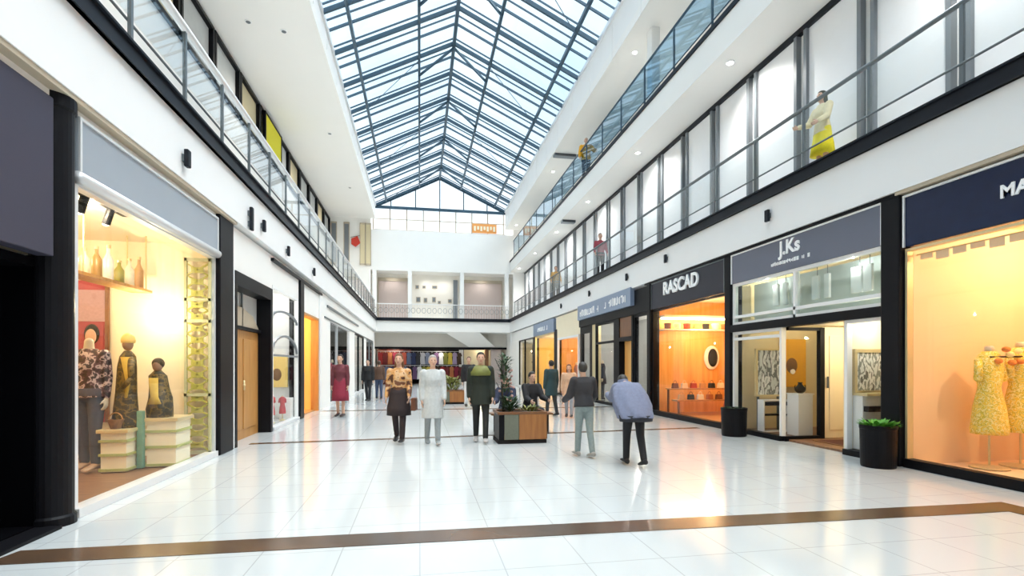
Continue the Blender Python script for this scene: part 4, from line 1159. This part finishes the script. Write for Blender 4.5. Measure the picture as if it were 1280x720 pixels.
# ================================================================== people
def bag(rgb, side, drop=.0, w=.15):
    def f(root, V, J):
        i = 0 if side < 0 else 1
        c = J['wr'][i]+Vector((side*.05, 0, -.25-drop))
        MB().prism([V(c+Vector((0, -w, -.14))), V(c+Vector((0, w, -.14))), V(c+Vector((0, w*.85, .1))), V(c+Vector((0, -w*.85, .1)))], (.09*side, 0, 0)).build('handbag', cloth(rgb), root, .01, local=True)
        q = MB()
        t = V(J['wr'][i]+Vector((0, 0, -.08)))
        for s_ in (-1, 1): q.tube(V(c+Vector((side*.045, s_*w*.5, .1))), t, .007, seg=6)
        q.build('bag_strap', cloth(rgb), root, local=True)
    return f
def olive_shawl(root, V, J):
    P, D, F, X = J['P'], J['D'], J['F'], J['X']; k = J['k']
    MB().loft([(V(P+D*.36+F*.01), X*.215*k, F*.165*k), (V(P+D*.43), X*.235*k, F*.16*k), (V(P+D*.50), X*.19*k, F*.125*k), (V(P+D*.56), X*.095*k, F*.09*k)]).build('shawl', M['leafolive'], root, smooth=True, local=True)
def cape(root, V, J):
    P, D, F, X = J['P'], J['D'], J['F'], J['X']; k = J['k']
    q = MB()
    rings = []
    top = (P+D*.50).z+.07
    for t, rx, ry, fold in ((0, .285, .20, .03), (.12, .30, .215, .03), (.35, .315, .225, .022), (.6, .30, .215, .016), (.8, .265, .19, .012), (.92, .225, .15, .008), (1., .15, .09, 0)):
        c = P+D*.52*t; c.z = P.z-.13+(top-P.z+.13)*t; c.y -= .02+.085*(1-t)
        rg = []
        for i in range(56):
            a = 2*math.pi*i/56
            c_, s2 = math.cos(a), math.sin(a)
            cc = math.copysign(abs(c_)**.8, c_); ss = math.copysign(abs(s2)**.85, s2)
            f_ = 1+fold*2.2*math.sin(7*a+t*5)+fold*math.sin(13*a-t*9)
            rg.append(q.b.verts.new(Vector((c.x+rx*cc*f_, c.y+ry*ss*f_, c.z-.04*abs(c_)*(1-t)))*k))
        rings.append(rg)
    for r0, r1 in zip(rings, rings[1:]):
        for i in range(56): q.b.faces.new((r0[i], r0[(i+1) % 56], r1[(i+1) % 56], r1[i]))
    q.b.faces.new(rings[0][::-1]); q.b.faces.new(rings[-1])
    q.ell(J['hc']*k-Vector((0, 0, .03)), .10*k, .12*k, .12*k)
    baked(q, 'draped_jacket', cloth((.17, .19, .28)), root, .014, 2)
    z0 = P.z-.17
    MB().loft([(V((0, P.y-.105, z0-.04)), X*.27*k, Vector((0, .17*k, 0))), (V((0, P.y-.105, z0+.06)), X*.285*k, Vector((0, .19*k, 0)))], 28).build('jacket_hem', cloth((.02, .022, .03)), root, smooth=True, local=True)
figure('person', 'long-haired person in tan top, dark skirt and black leggings walking with a brown bag', (-.40, 10.22, 0), 172, 1.70, legs=((14, 4), (-10, 14)), arms=((8, 8, 26), (-6, 9, 30)),
       hair=(.16, .07, .03), long_hair=True, top_mat=blotch('tan_brown_top', [(.09, .03, .015), (.60, .30, .10), (.66, .42, .22), (.2, .07, .03)], 5), puff=.016, bottom='both', bcol=(.028, .016, .016), blen=.40, shoe=(.015, .012, .012), female=True, extras=bag((.13, .045, .02), -1, -.12))
figure('person', 'person in long pale grey coat next to the tan-topped walker', (.24, 9.85, 0), 185, 1.66, legs=((8, 2), (-9, 12)), arms=((5, 6, 18), (-5, 6, 18)),
       hair=(.35, .33, .30), top=(.52, .54, .54), hem=-.42, puff=.026, bcol=(.30, .33, .34), shoe=(.25, .28, .29))
figure('person', 'tall person in dark green jacket with olive shoulders and black trousers beside the planter', (1.17, 9.95, 0), 175, 1.72, legs=((10, 3), (-8, 10)), arms=((4, 7, 16), (-4, 7, 20)),
       hair=(.02, .02, .012), top=(.014, .019, .012), extras=olive_shawl, puff=.035, hem=-.2, bcol=(.015, .017, .015), shoe=(.45, .42, .4))
figure('person', 'person in black top and white trousers beyond the olive-shouldered one', (1.75, 18.6, 0), 180, 1.78, legs=((6, 2), (-6, 6)), hair=(.13, .06, .03), top=(.012, .012, .014), puff=.03, bcol=(.75, .75, .75), shoe=(.03, .03, .03))
figure('person', 'person in black coat seated on the bench behind the planter', (2.45, 11.3, 0), 195, 1.66, lean=8, legs=((84, 84), (80, 84)), arms=((32, 6, 45), (30, 6, 45)), hair=(.02, .015, .012), top=(.014, .014, .017), puff=.03, bcol=(.02, .02, .03))
figure('person', 'person in navy coat seated at the planter end of the bench', (1.9, 11.3, 0), 165, 1.58, lean=16, head=14, legs=((84, 84), (82, 84)), arms=((36, 6, 48), (34, 6, 50)), hair=(.12, .05, .02), long_hair=True, top=(.02, .026, .06), puff=.03, bcol=(.05, .06, .10), female=True)
figure('person', 'person in charcoal top and grey-green trousers in the open floor near the blue jacket', (2.65, 8.05, 0), 5, 1.52, lean=6, legs=((8, 2), (-8, 8)), arms=((14, 14, 50), (10, 14, 45)), hair=(.03, .025, .02), top=(.035, .032, .035), puff=.035, hem=-.02, bcol=(.26, .31, .30), shoe=(.33, .31, .28))
figure('person', 'stooping person in loose blue-grey hooded jacket and black trousers walking away', (3.16, 7.24, 0), -4, 1.58, lean=48, head=34, legs=((12, 8), (-8, 16)), arms=((50, 3, 50), (46, 3, 50)),
       hair=(.03, .025, .02), top=(.19, .21, .30), puff=.04, hem=-.02, hood=False, extras=cape, bcol=(.014, .014, .017), shoe=(.02, .02, .022))
figure('person', 'short person in tan coat and grey trousers in front of the amber windows', (4.25, 14.3, 0), 160, 1.5, legs=((10, 4), (-8, 8)), hair=(.14, .06, .03), long_hair=True, top=(.62, .38, .24), hem=-.25, puff=.03, bcol=(.33, .33, .35), shoe=(.05, .04, .04), female=True)
figure('person', 'person in dark teal coat next to the tan-coated one', (3.85, 14.8, 0), 20, 1.62, legs=((9, 3), (-9, 8)), hair=(.03, .03, .03), top=(.02, .05, .055), hem=-.3, puff=.03, bcol=(.03, .035, .04))
figure('person', 'person in black jacket far down the hall by the window with the mannequins', (-2.15, 22.3, 0), 170, 1.72, legs=((8, 3), (-8, 8)), hair=(.02, .02, .02), top=(.016, .016, .018), puff=.03, bcol=(.02, .02, .024))
figure('person', 'dark-haired person in maroon dress standing near the shop fronts past the amber doorway', (-2.3, 15.7, 0), 170, 1.78, legs=((3, 2), (-3, 4)), hair=(.02, .015, .012), long_hair=True, top=(.14, .03, .04), bottom='skirt', bcol=(.26, .02, .045), blen=.5, shoe=(.03, .02, .02), female=True)
figure('person', 'person in brown jacket and blue jeans far down the hall', (-1.8, 23.6, 0), 10, 1.68, legs=((8, 3), (-8, 8)), hair=(.06, .03, .015), top=(.10, .05, .03), puff=.03, bcol=(.05, .07, .13))
# on the galleries
figure('person', 'dark-haired person in cream top and yellow skirt behind the first-floor glass', (7.5, 8.5, 5.06), 90, 1.6, arms=((20, 10, 40), (25, 10, 50)), hair=(.035, .045, .03), long_hair=True, top=(.80, .70, .45), puff=.025, bottom='skirt', bcol=(.85, .72, .02), blen=.48, shoe=(.1, .09, .08), female=True)
figure('person', 'person in orange top and dark trousers leaning on the uppermost balustrade', (7.23, 21.7, 9.56), 165, 1.95, lean=2, legs=((3, 2), (-4, 4)), arms=((30, 30, 40), (10, 12, 30)), hair=(.75, .72, .68), top=(.90, .42, .02), puff=.035, bcol=(.05, .045, .05))
figure('person', 'person in dark red jacket behind the first-floor glass', (7.27, 20.0, 5.06), 170, 1.82, arms=((8, 10, 30), (12, 10, 35)), hair=(.04, .02, .02), top=(.30, .05, .07), bcol=(.015, .015, .018))
figure('person', 'person in tan jacket at the far end of the first-floor gallery', (7.28, 27, 5.06), 170, 1.8, arms=((10, 12, 30), (10, 12, 35)), hair=(.10, .05, .02), top=(.5, .30, .10), bcol=(.3, .28, .25))

# ================================================================== light
w = bpy.data.worlds.new('sky'); sc.world = w; w.use_nodes = True
n, l = w.node_tree.nodes, w.node_tree.links
bg = n['Background']; bg.inputs['Strength'].default_value = 1.08
tc = n.new('ShaderNodeTexCoord'); nz = n.new('ShaderNodeTexNoise'); nz.inputs['Scale'].default_value = 3; nz.inputs['Detail'].default_value = 5
cr = n.new('ShaderNodeValToRGB')
cr.color_ramp.elements[0].position = .38; cr.color_ramp.elements[1].position = .66
cr.color_ramp.elements[0].color = (.47, .71, .92, 1); cr.color_ramp.elements[1].color = (.80, .91, 1, 1)
l.new(tc.outputs['Generated'], nz.inputs['Vector']); l.new(nz.outputs['Fac'], cr.inputs[0]); sx = n.new('ShaderNodeSeparateXYZ'); l.new(tc.outputs['Generated'], sx.inputs[0])
mr = n.new('ShaderNodeMapRange'); mr.inputs['From Min'].default_value = .5; mr.inputs['From Max'].default_value = .25
l.new(sx.outputs['Z'], mr.inputs['Value'])
mx = n.new('ShaderNodeMix'); mx.data_type = 'RGBA'; mx.inputs[7].default_value = (.95, .97, 1, 1)
l.new(mr.outputs[0], mx.inputs[0]); l.new(cr.outputs[0], mx.inputs[6]); l.new(mx.outputs[2], bg.inputs[0])

sd = bpy.data.lights.new('sun', 'SUN'); sd.energy = 5.6; sd.angle = R(70); sd.color = (1, .965, .925)
so = bpy.data.objects.new('sun', sd); COL.objects.link(so); so.location = (1.5, 10, 30)
so.rotation_euler = Vector((-.30, .12, -1)).to_track_quat('-Z', 'Y').to_euler()

for y in DL1: spot('gallery_spot', (7.35, y, 8.74), (7.9, y, 6), 210)
for y in DL2: spot('gallery_spot', (7.9, y, 12.04), (8.4, y, 9), 170)
for y in (4, 12, 20, 28, 36): spot('gallery_spot', (-5.0, y, 12.44), (-5.4, y, 8), 230, (1, .93, .82))  # added fill lights for the tall gallery; no lit fitting sits there
point('shop_lamp', (-3.9, 7.0, 3.3), 36, (1, .83, .55)); point('shop_lamp', (-4.1, 8.7, 2.35), 26, (1, .83, .55)); point('shop_lamp', (-5.2, 7.6, 3.2), 31.2, (1, .8, .5))
point('shop_lamp', (-3.9, 14.0, 3.2), 31.2, (1, .95, .88))
point('shop_lamp', (-4.2, 16.6, 2.9), 46.8, (1, .78, .4))
point('shop_lamp', (-4.4, 23, 2.9), 45); point('shop_lamp', (-4.4, 30, 2.9), 46.8); point('shop_lamp', (-4.4, 36, 2.9), 46.8)
point('shop_lamp', (8.0, 4.2, 3.3), 70.2, (1, .76, .48)); point('shop_lamp', (8.9, 5.4, 3.3), 46.8, (1, .70, .38))
point('shop_lamp', (8.2, 9.9, 3.4), 39, (1, .9, .68)); point('shop_lamp', (8.3, 8.2, 2.1), 18.72, (1, .88, .62)); point('shop_lamp', (7.5, 7.1, 2.15), 10.92, (1, .93, .78)); point('shop_lamp', (7.3, 7.6, 3.25), 4, (1, .97, .92)); point('shop_lamp', (7.3, 9.8, 3.25), 4, (1, .97, .92))
point('shop_lamp', (8.2, 12.2, 3.2), 58.5, (1, .72, .36)); point('shop_lamp', (8.5, 14.0, 2.5), 39, (1, .70, .34))
point('shop_lamp', (8.4, 18.6, 3.2), 90, (1, .93, .82)); point('shop_lamp', (8.3, 24, 2.7), 54.6, (1, .74, .4)); point('shop_lamp', (8.2, 28.6, 3.0), 78, (1, .84, .5)); point('shop_lamp', (8.2, 34, 3.0), 46.8, (1, .9, .7))
for x in (-2, 1.5, 5): point('shop_lamp', (x, YB+2.35, 2.7), 19.5, (1, .88, .72))
for x in (-2.1, .6, 1.9, 4.9): spot('bridge_lamp', (x, YB+.7, 8.6), (x, YB+1.1, 6), 45)

# ================================================================== camera
cd = bpy.data.cameras.new('camera'); cd.sensor_width = 36; cd.lens = 18; cd.shift_y = 97/1280
co = bpy.data.objects.new('camera', cd); COL.objects.link(co)
co.location = (0, 0, 1.5); co.rotation_euler = (R(90), 0, R(-10.2)); cd.clip_start = .05
sc.camera = co
vs = sc.view_settings
sc.display_settings.display_device = 'sRGB'
vs.view_transform = 'Standard'; vs.look = 'None'; vs.exposure = .63; vs.gamma = 1; vs.use_curve_mapping = False
sc.cycles.use_denoising = True
sc.cycles.max_bounces = 10; sc.cycles.diffuse_bounces = 6; sc.cycles.transparent_max_bounces = 20
sc.cycles.sample_clamp_indirect = 8
